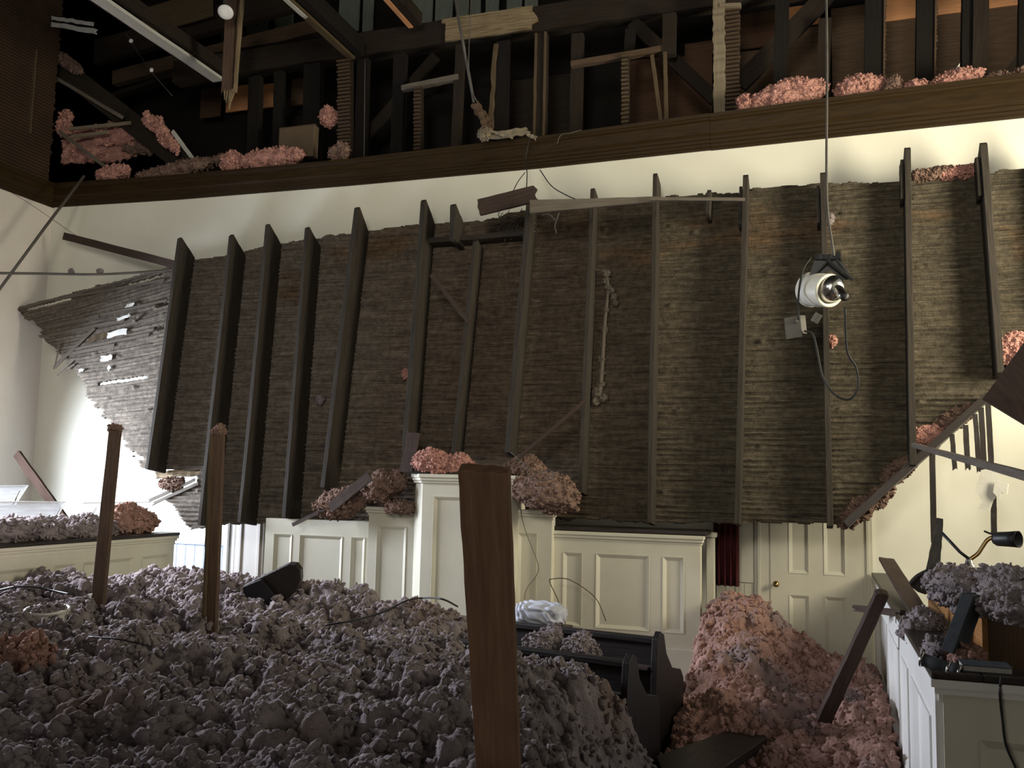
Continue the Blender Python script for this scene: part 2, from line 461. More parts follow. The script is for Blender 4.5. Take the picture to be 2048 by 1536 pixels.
def link(name, mb, m, parent=None, bevel=0.0, origin=None):
    """one mesh object; vertices are given in world space"""
    V = np.array(mb.v, float)
    if origin is None:
        if parent is not None:
            origin = np.array(parent['_base'])
        else:
            origin = np.array([(V[:, 0].min() + V[:, 0].max()) / 2, (V[:, 1].min() + V[:, 1].max()) / 2, V[:, 2].min()])
    me = bpy.data.meshes.new(name)
    me.from_pydata((V - origin).tolist(), [], mb.f)
    if any(u is not None for u in mb.uv):
        ul = me.uv_layers.new(name='UVMap')
        arr = []
        for f, u in zip(mb.f, mb.uv):
            arr += list(u) if u is not None else [(0, 0)] * len(f)
        ul.data.foreach_set('uv', np.array(arr, float).ravel())
    me.polygons.foreach_set('use_smooth', mb.smooth)
    me.materials.append(m)
    me.update()
    o = bpy.data.objects.new(name, me)
    COL.objects.link(o)
    if parent is not None:
        o.parent = parent
        o.location = origin - np.array(parent['_base'])
    else:
        o.location = origin
    BASE[o.name] = origin
    if bevel:
        b = o.modifiers.new('bevel', 'BEVEL')
        b.width = bevel; b.segments = 2; b.limit_method = 'ANGLE'
    return o


BASE = {}


class Root(dict):
    pass


def tag(o, label=None, cat=None, group=None, kind=None):
    if label: o['label'] = label
    if cat: o['category'] = cat
    if group: o['group'] = group
    if kind: o['kind'] = kind
    return o


def thing(name, label, cat, base, group=None, kind=None):
    o = bpy.data.objects.new(name, None)
    COL.objects.link(o)
    o.empty_display_size = 0.1
    o.location = base
    o['_base'] = [float(x) for x in base]
    return tag(o, label, cat, group, kind)


def sub(parent_obj):
    """lets a part carry sub-parts"""
    parent_obj['_base'] = [float(x) for x in BASE[parent_obj.name]]
    return parent_obj


def solo(name, mb, m, label, cat, group=None, bevel=0.0):
    return tag(link(name, mb, m, None, bevel), label, cat, group)


def struct(name, mb, m, bevel=0.0, parent=None):
    o = link(name, mb, m, parent, bevel)
    if parent is None: o['kind'] = 'structure'
    return o


def cells(mb, org, ex, ez, en, W, H, holes, th):
    """a slab W x H with rectangular holes (x0,z0,x1,z1), thickness th along en"""
    org, ex, ez, en = (np.asarray(q, float) for q in (org, ex, ez, en))
    xs = sorted({0, W, *[h[0] for h in holes], *[h[2] for h in holes]})
    zs = sorted({0, H, *[h[1] for h in holes], *[h[3] for h in holes]})
    for a, b in zip(xs, xs[1:]):
        for c, d in zip(zs, zs[1:]):
            mx, mz = (a + b) / 2, (c + d) / 2
            if any(h[0] < mx < h[2] and h[1] < mz < h[3] for h in holes): continue
            mb.obox(org + ex * a + ez * c, ex * (b - a), en * th, ez * (d - c))
    return mb


def panelled(root, org, ex, ez, en, W, H, panels, m, th=0.05, fr=0.018, name='body'):
    """framed joinery: slab + frame in front of it, every inset panel a part"""
    org, ex, ez, en = (np.asarray(q, float) for q in (org, ex, ez, en))
    mb = MB().obox(org - en * th, ex * W, en * th, ez * H)
    cells(mb, org + en * 0.0005, ex, ez, en, W, H, panels, fr)
    body = link(name, mb, m, root)
    for (a, c, b, d) in panels:
        pm = MB()
        g = 0.035
        lo = [org + ex * a + ez * c, org + ex * b + ez * c, org + ex * b + ez * d, org + ex * a + ez * d]
        li = [org + ex * (a + g) + ez * (c + g), org + ex * (b - g) + ez * (c + g), org + ex * (b - g) + ez * (d - g), org + ex * (a + g) + ez * (d - g)]
        # a bolection step around the field
        V = [p + en * fr * 1.35 for p in lo] + [p + en * 0.003 for p in li]
        q = 0.012
        lm = [org + ex * (a + q) + ez * (c + q), org + ex * (b - q) + ez * (c + q), org + ex * (b - q) + ez * (d - q), org + ex * (a + q) + ez * (d - q)]
        V2 = [p + en * fr * 1.35 for p in lo] + [p + en * fr * 1.0 for p in lm] + [p + en * 0.003 for p in li] + [p - en * 0.004 for p in lo]
        F = []
        for k in range(4):
            n = (k + 1) % 4
            F += [[k, n, n + 4, k + 4], [k + 4, n + 4, n + 8, k + 8], [k + 12, n + 12, n, k]]
        F += [[8, 9, 10, 11], [15, 14, 13, 12]]
        pm.add(V2, F)
        link('panel', pm, m, root)
    return body


# ---------------------------------------------------------------- noise
def vnoise(x, y, seed=0):
    xi, yi = np.floor(x).astype(np.int64), np.floor(y).astype(np.int64)
    xf, yf = x - xi, y - yi
    xf = xf * xf * (3 - 2 * xf); yf = yf * yf * (3 - 2 * yf)

    def h(a, b):
        n = (a * 374761393 + b * 668265263 + seed * 1442695041) & 0x7fffffff
        n = ((n ^ (n >> 13)) * 1274126177) & 0x7fffffff
        return ((n ^ (n >> 16)) & 0xffff) / 65535.0
    return (h(xi, yi) * (1 - xf) + h(xi + 1, yi) * xf) * (1 - yf) + (h(xi, yi + 1) * (1 - xf) + h(xi + 1, yi + 1) * xf) * yf


def fbm(x, y, seed=0, o=4):
    t, a, s = 0, 1, 0
    for i in range(o):
        t = t + a * vnoise(x * 2 ** i + 17.3 * i, y * 2 ** i - 9.1 * i, seed + i); s += a; a *= 0.5
    return t / s


_ico = {}


def ico(n):
    if n not in _ico:
        bm = bmesh.new(); bmesh.ops.create_icosphere(bm, subdivisions=n, radius=1.0)
        bm.verts.ensure_lookup_table()
        _ico[n] = (np.array([v.co[:] for v in bm.verts]), [[v.index for v in f.verts] for f in bm.faces]); bm.free()
    return _ico[n]


def crumbs(mb, pts, nrm, r0, r1, seed, sink=0.2):
    """small irregular flakes of insulation sitting on a surface"""
    rg = np.random.RandomState(seed)
    V, F = ico(1 if len(pts) > 3000 else 2)
    n = len(pts)
    r = r0 + (r1 - r0) * rg.uniform(0, 1, n) ** 2.2
    R = rg.normal(size=(n, 3, 3)) * 0.26 + np.eye(3)
    W = np.einsum('vk,nkj->nvj', V, R) * r[:, None, None]
    W *= (1 + rg.uniform(-0.18, 0.18, (n, len(V), 1)))
    W += (pts + nrm * (r * (0.5 - sink))[:, None])[:, None, :]
    k = len(V)
    base = len(mb.v)
    mb.v.extend(W.reshape(-1, 3).tolist())
    FF = (np.array(F)[None] + (np.arange(n) * k)[:, None, None] + base).reshape(-1, 3).tolist()
    mb.f.extend(FF); mb.uv.extend([None] * len(FF)); mb.smooth.extend([True] * len(FF))


HEAP = {}


def on_heap(px, py, seed=5, lift=0.0):
    """where the sight line meets the top of the heap"""
    x0, y0, res, H = HEAP[seed]
    for Y in np.arange(2.5, 8.0, 0.02):
        p = P(px, py, Y)
        i, j = int((p[0] - x0) / res), int((p[1] - y0) / res)
        if 4 <= i < H.shape[0] - 5 and 4 <= j < H.shape[1] - 5 and p[2] <= H[i - 4:i + 5, j - 4:j + 5].mean() + lift:
            return p
    return P(px, py, 6.0)


def heap(x0, x1, y0, y1, res, base, levels, floor, seed, crumb=700):
    """loose-fill insulation: rounded tufts of several sizes on a base height"""
    rg = np.random.RandomState(seed)
    nx, ny = int((x1 - x0) / res) + 1, int((y1 - y0) / res) + 1
    xs, ys = np.linspace(x0, x1, nx), np.linspace(y0, y1, ny)
    Xg, Yg = np.meshgrid(xs, ys, indexing='ij')
    H = base(Xg, Yg)
    Xw = Xg + (fbm(Xg * 9, Yg * 9, seed + 11, 3) - 0.5) * 0.12
    Yw = Yg + (fbm(Xg * 9, Yg * 9, seed + 17, 3) - 0.5) * 0.12
    for r0, r1, dens, amp in levels:
        n = int(dens * (x1 - x0) * (y1 - y0))
        H0 = H.copy()
        for cx, cy, r, z in zip(rg.uniform(x0, x1, n), rg.uniform(y0, y1, n), rg.uniform(r0, r1, n), rg.uniform(-0.35, 0.25, n)):
            g = r + 0.08
            i0, i1 = max(0, int((cx - g - x0) / res)), min(nx, int((cx + g - x0) / res) + 2)
            j0, j1 = max(0, int((cy - g - y0) / res)), min(ny, int((cy + g - y0) / res) + 2)
            if i1 <= i0 or j1 <= j0: continue
            d2 = (Xw[i0:i1, j0:j1] - cx) ** 2 + (Yw[i0:i1, j0:j1] - cy) ** 2
            c = H0[min(nx - 1, int((cx - x0) / res)), min(ny - 1, int((cy - y0) / res))]
            h = np.minimum(c + amp * (np.sqrt(np.maximum(r * r - d2, 0)) + z * r), H0[i0:i1, j0:j1] + 0.75 * np.sqrt(np.maximum(r * r - d2, 0)))
            H[i0:i1, j0:j1] = np.where(d2 < r * r, np.maximum(H[i0:i1, j0:j1], h), H[i0:i1, j0:j1])
    H += (fbm(Xg * 24, Yg * 24, seed, 3) - 0.5) * 0.022
    Xj = Xg + (vnoise(Xg * 18, Yg * 18, seed + 5) - 0.5) * res * 1.2
    Yj = Yg + (vnoise(Xg * 18, Yg * 18, seed + 6) - 0.5) * res * 1.2
    HEAP[seed] = (x0, y0, res, H)
    V = np.stack([Xj.ravel(), Yj.ravel(), H.ravel()], 1)
    ok = H > floor
    F = []
    idx = np.arange(nx * ny).reshape(nx, ny)
    k = ok[:-1, :-1] | ok[1:, :-1] | ok[1:, 1:] | ok[:-1, 1:]
    q = np.stack([idx[:-1, :-1], idx[1:, :-1], idx[1:, 1:], idx[:-1, 1:]], -1)[k]
    used = np.unique(q)
    rm = np.full(nx * ny, -1); rm[used] = np.arange(len(used))
    V = V[used]; V[:, 2] = np.maximum(V[:, 2], floor - 0.03)
    mb = MB()
    mb.v = V.tolist(); mb.f = rm[q].tolist(); mb.uv = [None] * len(mb.f); mb.smooth = [True] * len(mb.f)
    rg = np.random.RandomState(seed + 1)
    g = np.gradient(H, res)
    nn = np.stack([-g[0].ravel()[used], -g[1].ravel()[used], np.ones(len(used))], 1)
    nn /= np.linalg.norm(nn, axis=1)[:, None]
    big = np.flatnonzero(V[:, 2] > floor)
    ids = rg.choice(big, int(crumb * len(big) * res * res), replace=True)
    crumbs(mb, V[ids], nn[ids], 0.008, 0.032, seed, 0.35)
    return mb


def clump(mb, c, ax, seed, axes=None, tuft=0.05, dens=1.0):
    """one fluffy tuft-covered lump with half-axes ax (metres)"""
    rg = np.random.RandomState(seed)
    big = max(ax)
    V, F = ico(5 if big > 0.16 else 4 if big > 0.06 else 3)
    ax = np.asarray(ax, float)
    W = V * ax
    # lumpy outline
    k = rg.normal(size=(5, 3)) * 1.3; ph = rg.uniform(0, 6, 5)
    W = W * (1 + 0.16 * np.sin(V @ k.T * 1.6 + ph).mean(1)[:, None] * 1.8)
    Q = W.copy()
    for f_, a_ in ((1.0, 0.3), (1.9, 0.12)):
        kk = rg.normal(size=(6, 3)) / tuft * 0.45 * f_; p2 = rg.uniform(0, 6, 6)
        sn = np.sin(Q @ kk.T + p2)
        W = W + np.stack([sn[:, :2].mean(1), sn[:, 2:4].mean(1), sn[:, 4:].mean(1)], 1) * tuft * a_
    nrm = V / ax; nrm /= np.linalg.norm(nrm, axis=1)[:, None]
    for r, a in ((tuft * 1.3, 0.6), (tuft * 0.6, 0.9), (tuft * 0.3, 1.0)):
        n = int(min(500, max(20, dens * 5.0 * ax[0] * ax[1] * 4 / (r * r) * 0.6 + 12)))
        cs = W[rg.randint(0, len(W), n)]
        rr = r * rg.uniform(0.6, 1.25, n)
        disp = np.zeros(len(W))
        for p, q in zip(cs, rr):
            d2 = ((W - p) ** 2).sum(1)
            m = d2 < q * q
            disp[m] = np.maximum(disp[m], np.sqrt(q * q - d2[m]))
        W = W + nrm * (disp * a - r * 0.3)[:, None]
    if axes is not None:
        W = W @ np.array(axes); nrm = nrm @ np.array(axes)
    mb.add(W + np.asarray(c, float), F, None, True)
    area_ = 12.0 * (ax[0] * ax[1] + ax[0] * ax[2] + ax[1] * ax[2]) / 3
    ids = rg.randint(0, len(W), int(min(900, max(12, area_ / (tuft * 0.30) ** 2 * 0.5))))
    crumbs(mb, W[ids] + np.asarray(c, float), nrm[ids], tuft * 0.10, tuft * 0.46, seed)
    return mb


def clump_px(mb, x0, y0, x1, y1, Y, dep, seed, tuft=0.05, tilt=0.0):
    a, b = P(x0, (y0 + y1) / 2, Y), P(x1, (y0 + y1) / 2, Y)
    c, d = P((x0 + x1) / 2, y0, Y), P((x0 + x1) / 2, y1, Y)
    w = abs(b[0] - a[0]) / 2; h = abs(c[2] - d[2]) / 2
    axes = None
    if tilt:
        g = math.radians(tilt)
        axes = [(math.cos(g), 0, math.sin(g)), (0, 1, 0), (-math.sin(g), 0, math.cos(g))]
    return clump(mb, (a + b + c + d) / 4, (w, dep, h), seed, axes, tuft)


# ================================================================ THE SETTING
mb = MB().box((XL - 0.3, YB - 0.3, -0.12), (XR + 0.3, 11.6, 0))
struct('floor', mb, M['floor'])
mb = MB().box((XL - 0.3, YB - 0.3, 9.6), (XR + 0.3, 11.9, 9.75))
struct('ceiling', mb, M['attic_dark'])
mb = MB().box((XL - 0.2, YF, 0), (XR + 0.2, YF + 0.2, 5.78))
struct('wall_front', mb, M['plaster'])
wl = [(7.75 - 0.6 - YB, 1.25, 7.75 + 0.6 - YB, 3.2), (6.5 - 0.55 - YB, 2.95, 6.5 + 0.55 - YB, 4.9)]
mb = cells(MB(), (XL - 0.2, YB, 0), (0, 1, 0), (0, 0, 1), (1, 0, 0), YF - YB, 5.78, wl, 0.2)
mb.box((XL - 0.4, 9.8, 5.0), (XL - 0.2, 11.6, 9.6)); mb.box((XL - 0.4, YB, 5.78), (XL - 0.2, 11.6, 9.6))
struct('wall_left', mb, M['plaster_pink'])
struct('floor_attic', MB().box((XL - 0.4, YF, 5.70), (XR + 0.2, 11.5, 5.78)), M['attic_dark'])
wr = [(7.2 - 0.8 - YB, 2.75, 7.2 + 0.8 - YB, 5.65)]
mb = cells(MB(), (XR, YB, 0), (0, 1, 0), (0, 0, 1), (1, 0, 0), YF - YB, 9.6, wr, 0.2)
struct('wall_right', mb, M['plaster'])
wk = [(-5.2 - 0.85 - XL, 3.9, -5.2 + 0.85 - XL, 6.7), (-0.6 - 0.85 - XL, 3.9, -0.6 + 0.85 - XL, 6.7), (-1.6 - 0.7 - XL, 0.7, -1.6 + 0.7 - XL, 2.7)]
mb = cells(MB(), (XL - 0.4, YB, 0), (1, 0, 0), (0, 0, 1), (0, -1, 0), XR - XL + 0.6, 9.6, [(a + 0.4, b, c + 0.4, d) for a, b, c, d in wk], 0.2)
struct('wall_back', mb, M['dark_room'])


def window(n, org, ea, en, a0, z0, a1, z1):
    """sash window in a wall opening; ea runs along the wall, en points into the room"""
    org, ea, en = (np.asarray(q, float) for q in (org, ea, en))
    ez = np.array([0, 0, 1.0])

    def bar(mb, a, b, c, d, t0, t1):
        mb.obox(org + ea * a + ez * c + en * t0, ea * (b - a), en * (t1 - t0), ez * (d - c))
    mb = MB()
    for a, b in ((a0 - 0.1, a0 + 0.04), (a1 - 0.04, a1 + 0.1)): bar(mb, a, b, z0 - 0.1, z1 + 0.1, -0.06, 0.03)
    for a, b in ((z0 - 0.1, z0 + 0.04), (z1 - 0.04, z1 + 0.1), ((z0 + z1) / 2 - 0.03, (z0 + z1) / 2 + 0.03)): bar(mb, a0, a1, a, b, -0.06, 0.025)
    for k in (1, 2):
        m_ = a0 + (a1 - a0) * k / 3
        bar(mb, m_ - 0.012, m_ + 0.012, z0, z1, -0.05, -0.01)
    w = struct(f'window_{n}', mb, M['white'])
    sub(w)
    mb = MB(); bar(mb, a0, a1, z0, z1, -0.085, -0.08); link('pane', mb, M['pane'], w)
    mb = MB(); bar(mb, a0 - 0.12, a1 + 0.12, z0 - 0.14, z0 - 0.1, 0.0, 0.08); link('sill', mb, M['white'], w)


window(1, (XL, YB, 0), (0, 1, 0), (1, 0, 0), *wl[0]); window(6, (XL, YB, 0), (0, 1, 0), (1, 0, 0), *wl[1]); window(2, (XR, YB, 0), (0, 1, 0), (-1, 0, 0), *wr[0])  # second left window is made up to house the fill light
window(3, (XL, YB, 0), (1, 0, 0), (0, 1, 0), *wk[0]); window(4, (XL, YB, 0), (1, 0, 0), (0, 1, 0), *wk[1])
window(5, (XL, YB, 0), (1, 0, 0), (0, 1, 0), *wk[2])  # sash made up to house the low rear fill light
# unseen slab added above and behind the camera to shade the foreground
struct('shade_slab', MB().box((XL, YB, 3.3), (XR, 1.6, 3.5)), M['dark_room'])


# cornice: moulded profile (out from wall, height) carried along a slightly sagging line
PROF = [(0.0, 0.0), (0.025, 0.0), (0.03, 0.02), (0.05, 0.03), (0.055, 0.055), (0.075, 0.06), (0.08, 0.09), (0.10, 0.10), (0.105, 0.125),
        (0.13, 0.15), (0.14, 0.27), (0.165, 0.285), (0.17, 0.30), (0.185, 0.31), (0.19, 0.345), (0.0, 0.345)]


def cornice(name, path, outdir, scales):
    mb = MB()
    n = len(PROF)
    V, F, U = [], [], []
    outdir = np.asarray(outdir, float)
    for p, s in zip(path, scales):
        for a, h in PROF:
            V.append(np.asarray(p) + outdir * a + np.array([0, 0, h * s]))
    L = 0
    for i in range(len(path) - 1):
        l2 = L + np.linalg.norm(np.asarray(path[i + 1]) - np.asarray(path[i]))
        for j in range(n - 1):
            F.append([i * n + j, i * n + j + 1, (i + 1) * n + j + 1, (i + 1) * n + j])
            v0, v1 = j * 0.05, (j + 1) * 0.05
            U.append([(L, v0), (L, v1), (l2, v1), (l2, v0)])
        L = l2
    F += [list(range(n))[::-1], [(len(path) - 1) * n + j for j in range(n)]]
    U += [[(0, 0)] * n, [(0, 0)] * n]
    mb.add(V, F, U)
    return struct(name, mb, M['cornice'])


cornice('trim_1', [(XL, YF, 5.665), (-8, YF, 5.61), (-5.46, YF, 5.586), (-2.99, YF, 5.586), (-1.08, YF, 5.615)], (0, -1, 0), [0.82, 0.80, 0.80, 0.9, 1.0])
cornice('trim_2', [(-1.078, YF, 5.61), (0.5, YF, 5.632), (1.95, YF, 5.65), (XR, YF, 5.68)], (0, -1, 0), [1.0, 1.08, 1.12, 1.15])
cornice('trim_3', [(XL, YB, 5.70), (XL, YF, 5.66)], (1, 0, 0), [0.85, 0.82])

# lath wall left standing above the left cornice
mb = MB()
xw = P(112, 200, Y=9.75)[0]
mb.box((xw - 0.10, 3.0, 5.7), (xw - 0.03, 9.75, 9.5))
for k in range(82):
    z = 5.85 + k * 0.045
    mb.box((xw - 0.03, 3.0, z), (xw - 0.012, 9.75 + random.uniform(-0.03, 0.02), z + 0.034))
struct('wall_left_upper', mb, M['lath_wall'])

# wainscot on the front wall (boards with a cap), behind the left gallery and right of the curtain
zc = P(385, 1088, Y=9.78)[2]
mb = MB()
x = XL
while x < -6.4:
    mb.box((x + 0.004, YF - 0.022, 0), (x + 0.131, YF, zc)); x += 0.135
mb.box((XL, YF - 0.014, 0), (-6.4, YF, zc)); mb.box((XL, YF - 0.05, zc), (-6.4, YF, zc + 0.035))
struct('trim_4', mb, M['blue_lit'])
mb = MB()
for x0, x1 in ((450, 458), (460, 469)):
    a, b = P(x0, 1100, Y=9.74), P(x1, 1100, Y=9.74)
    mb.box((a[0], 9.70 if x0 < 459 else 9.73, 0), (b[0], YF, 2.3))
struct('trim_5', mb, M['white'], bevel=0.006)
mb = MB()
a, b = P(474, 1100, Y=9.7), P(530, 1100, Y=9.7)
mb.box((a[0], 9.66, 0), (b[0], YF, 2.2))
mb.box((a[0] + 0.05, 9.64, 0.2), (a[0] + 0.09, 9.66, 2.2)); mb.box((b[0] - 0.08, 9.64, 0.2), (b[0] - 0.04, 9.66, 2.2))
struct('trim_6', mb, M['plaster_pink'], bevel=0.005)

# door with casing at the right
dx0, dx1 = P(1541, 1130, Y=9.76)[0], P(1726, 1130, Y=9.76)[0]
DW, DH = dx1 - dx0, 2.25
dr = thing('door_1', None, None, (dx0, 9.76, 0), kind='structure')
pw0 = P(1578, 1130, Y=9.76)[0] - dx0; pw1 = P(1617, 1130, Y=9.76)[0] - dx0
pv0 = P(1648, 1130, Y=9.76)[0] - dx0; pv1 = P(1690, 1130, Y=9.76)[0] - dx0
zm0, zm1 = P(1600, 1192, Y=9.76)[2], P(1600, 1149, Y=9.76)[2]
panelled(dr, (dx0, 9.76, 0.01), (1, 0, 0), (0, 0, 1), (0, -1, 0), DW, DH,
         [(pw0, 0.22, pw1, zm0), (pv0, 0.22, pv1, zm0), (pw0, zm1, pw1, 2.1), (pv0, zm1, pv1, 2.1)], M['cream'], th=0.035, name='leaf')
k = P(1552, 1168, Y=9.7)
link('knob', MB().lathe([(0.028, 0), (0.028, 0.006), (0.010, 0.01), (0.010, 0.03), (0.026, 0.04), (0.030, 0.055), (0.022, 0.07), (0.0, 0.074)],
                        (k[0], 9.742, k[2]), (0, -1, 0), 20), M['brass'], dr)
mb = MB()
c0 = P(1509, 1130, Y=9.75)[0]
for a, b, d in ((c0, dx0, 0.05), (c0 + 0.03, c0 + 0.06, 0.065), (dx1, dx1 + 0.09, 0.05), (dx1 + 0.03, dx1 + 0.06, 0.065)):
    mb.box((a, YF - d, 0), (b, YF, DH + 0.1))
mb.box((c0, YF - 0.05, DH + 0.01), (dx1 + 0.09, YF, DH + 0.12))
link('casing', mb, M['cream'], dr, 0.004)
# boarded wall between curtain and door
mb = MB()
b0 = P(1432, 1130, Y=9.75)[0]
zz = P(1490, 1166, Y=9.75)[2]
n = 4; w = (c0 - 0.01 - b0) / n
for i in range(n):
    mb.box((b0 + i * w + 0.004, YF - 0.03, 0), (b0 + (i + 1) * w - 0.004, YF, zz))
mb.box((b0, YF - 0.022, 0), (c0 - 0.01, YF, zz)); mb.box((b0, YF - 0.04, zz + 0.006), (c0 - 0.01, YF, 2.3))
struct('trim_7', mb, M['cream'])

# gable at the back of the attic: boards of different tones
gw = struct('wall_attic', MB().box((XL - 0.2, 11.45, 5.2), (XR + 0.2, 11.6, 9.6)), M['attic_dark'])
sub(gw)


def gboard(x0, y0, x1, y1, m, Y=11.2):
    xm = (x0 + min(x1, 2048)) / 2
    zt, zb = P(xm, y0, Y)[2], P(xm, y1, Y)[2]
    a, b = P(x0, y0, Y), P(x1, y1, Y)
    link('board', MB().plank(((a[0] + b[0]) / 2 - abs(a[0] - b[0]) / 2, Y, (zt + zb) / 2), ((a[0] + b[0]) / 2 + abs(a[0] - b[0]) / 2, Y, (zt + zb) / 2),
                             zt - zb, 0.03, (0, 0, 1), k=3, n=6, jit=0.006), M[m], gw)


gboard(1765, -60, 2150, 27, 'orange_wood'); gboard(1765, 29, 2150, 205, 'attic_brown')
gboard(1662, 12, 1765, 175, 'attic_brown'); gboard(1575, 55, 1662, 240, 'attic_brown')
gboard(1575, 12, 1640, 52, 'orange_wood', 11.3); gboard(1470, 25, 1572, 95, 'attic_red'); gboard(1470, 100, 1575, 240, 'attic_brown')
gboard(1262, 118, 1330, 255, 'attic_red'); gboard(1332, 112, 1425, 250, 'attic_red'); gboard(1150, 130, 1258, 270, 'attic_dark', 11.1)
gboard(1370, 85, 1430, 110, 'attic_red'); gboard(1025, 155, 1145, 285, 'attic'); gboard(720, 190, 1020, 320, 'attic_dark', 11.1)
gboard(404, 178, 440, 235, 'attic_red'); gboard(455, 172, 505, 222, 'orange_wood', 11.3); gboard(528, 168, 552, 215, 'orange_wood', 11.3)
gboard(585, 158, 612, 210, 'attic_brown'); gboard(380, 240, 700, 340, 'attic_dark', 11.1)
mb = None
for (x0, x1) in ((682, 700), (700, 722), (730, 750), (822, 868), (874, 908), (916, 940), (946, 964), (974, 1000), (1016, 1046), (1052, 1078),
                 (556, 590), (500, 540), (356, 376), (450, 470)):
    a, b = P(x0, 30, Y=11.35), P(x1, 30, Y=11.35)
    zb_ = P((x0 + x1) / 2, 66 if x0 > 600 else 118, Y=11.35)[2]
    link('batten', MB().plank(((a[0] + b[0]) / 2, 11.3, zb_), ((a[0] + b[0]) / 2, 11.3, 9.5), b[0] - a[0], 0.03, (1, 0, 0), k=2, n=6, jit=0.004),
         M['green_board'], gw)

# ================================================================ ATTIC FRAMING
ATT = 'bare framing timbers above the cornice'


def timber(name, pts, wpx, Ys, m, label, cat, depth=0.10, ea=0.0, eb=0.0, wdir=(1, 0, 0), jit=0.004, pb=0.0, wb=None, group=ATT, bow=0.0):
    (x0, y0), (x1, y1) = pts
    Y0, Y1 = Ys if isinstance(Ys, tuple) else (Ys, Ys)
    A, B = P(x0, y0, Y0), P(x1, y1, Y1)
    if name == 'attic_stud' and y1 > 120:
        B = A + (B - A) * (A[2] - 5.78) / (A[2] - B[2])      # stands on the wall plate
    s = np.linalg.norm((A + B) / 2 - CAM) / FPX
    mb = MB().plank(A, B, wpx * s, depth, wdir, ea=ea, eb=eb, jit=jit, pb=pb, wb=None if wb is None else wb * s, bow=bow)
    return solo(name, mb, M[m], label, cat, group)


# main header beam, with a raw scraped stretch
hb = thing('header_beam', 'heavy dark horizontal beam spanning the attic above the row of studs', 'beam', P(900, 75, Y=10.15), ATT)
A, B = P(470, 150, Y=10.2), P(1440, 0, Y=10.2)
zc_ = (P(1074, 40, Y=10.2)[2])
link('timber', MB().plank((A[0] - 1.0, 10.25, zc_), (XR, 10.25, zc_), 0.31, 0.2, (0, 0, 1), n=24, k=3, jit=0.010), M['attic'], hb)
a, b = P(880, 70, Y=10.14), P(1078, 45, Y=10.14)
pm = MB().plank((a[0], 10.135, zc_ + 0.0), (b[0], 10.135, zc_ + 0.0), 0.30, 0.035, (0, 0, 1), n=16, k=6, jit=0.006, ea=0.30, eb=0.14)
tag(link('scraped_face', pm, M['pale_wood'], hb), 'raw pale scraped stretch of the beam')

timber('attic_stud', ((512, 155), (508, 345)), 24, 10.1, 'attic_dark', 'dark attic stud just right of the splintered hanging post', 'stud')
timber('attic_stud', ((560, 145), (556, 335)), 18, 10.15, 'attic_dark', 'dark attic stud behind the left edge of the cardboard box', 'stud')
timber('attic_stud', ((628, 130), (624, 330)), 36, 10.15, 'attic_dark', 'wide dark attic stud rising behind the cardboard box', 'stud')
timber('attic_stud', ((728, 120), (722, 318)), 22, 10.1, 'attic_dark', 'dark attic stud hugging the striped pillar on its right', 'stud')
timber('attic_stud', ((802, 110), (795, 312)), 24, 10.1, 'attic_dark', 'dark attic stud left of the short striped post', 'stud')
timber('attic_stud', ((922, 92), (912, 302)), 16, 10.05, 'attic', 'thin brown attic stud behind the leaning conduit', 'stud')
timber('attic_stud', ((1008, 85), (1004, 290)), 26, 10.12, 'attic_dark', 'dark attic stud beside the pale toothed strip', 'stud')
timber('lath_strip', ((991, 88), (982, 262)), 8, 10.0, 'tan_wood', 'pale toothed strip on the left side of a dark stud', 'strip', depth=0.03, jit=0.010)
st = thing('attic_stud', 'broad brown attic stud with two light edges, mid attic right of the fallen lath bundle', 'stud', P(1085, 275, Y=10.0), ATT)
A, B = P(1084, 70, Y=10.05), P(1080, 285, Y=10.05)
link('post', MB().plank(A, B, 0.15, 0.1, (1, 0, 0), jit=0.005), M['attic'], st)
for dx in (-0.055, 0.062):
    link('edge_strip', MB().plank(A + [dx, -0.06, 0], B + [dx, -0.06, 0], 0.028, 0.02, (1, 0, 0), jit=0.004), M['tan_wood'], st)
timber('attic_stud', ((1156, 70), (1152, 280)), 22, 10.1, 'attic', 'dark attic stud left of the short ledger on the right', 'stud')
timber('attic_stud', ((1340, 30), (1338, 112)), 24, 10.02, 'attic', 'short attic stud above the crossing of brace and ledger', 'stud')
timber('attic_stud', ((1262, 60), (1258, 118)), 18, 10.12, 'attic_dark', 'short dark stub above the right hand ledger', 'stud')
timber('ledger_board', ((805, 178), (918, 155)), 10, 10.02, 'grey_wood', 'thin ledger resting on the short striped post at centre left', 'ledger', depth=0.08, wdir=(0, 0, 1))
timber('ledger_board', ((1143, 130), (1334, 98)), 11, 10.02, 'attic_brown', 'thin ledger running to the diagonal brace at centre right', 'ledger', depth=0.08, wdir=(0, 0, 1))
timber('attic_lath', ((1304, 110), (1322, 242)), 7, 10.0, 'tan_wood', 'thin slanting lath left of the upright one under the right ledger', 'lath', depth=0.02)
timber('attic_lath', ((1330, 104), (1333, 243)), 7, 9.98, 'tan_wood', 'thin upright lath under the right ledger', 'lath', depth=0.02)
timber('white_lath', ((1332, 244), (1425, 233)), 6, 9.85, 'white_beam', 'whitish lath lying on the cornice left of the crusted pillar', 'lath', depth=0.03, wdir=(0, 0, 1))
timber('diagonal_brace', ((1265, 45), (1432, 200)), 24, 10.25, 'attic', 'dark diagonal brace falling right to the crusted pillar', 'brace', depth=0.06)
timber('diagonal_brace', ((1660, -15), (1478, 170)), 34, 10.3, 'attic', 'broad diagonal brace rising right behind the hanging cable', 'brace', depth=0.06)
timber('diagonal_brace', ((872, 112), (722, 285)), 20, 10.3, 'attic', 'thin diagonal brace between striped pillar and short striped post', 'brace', depth=0.05)
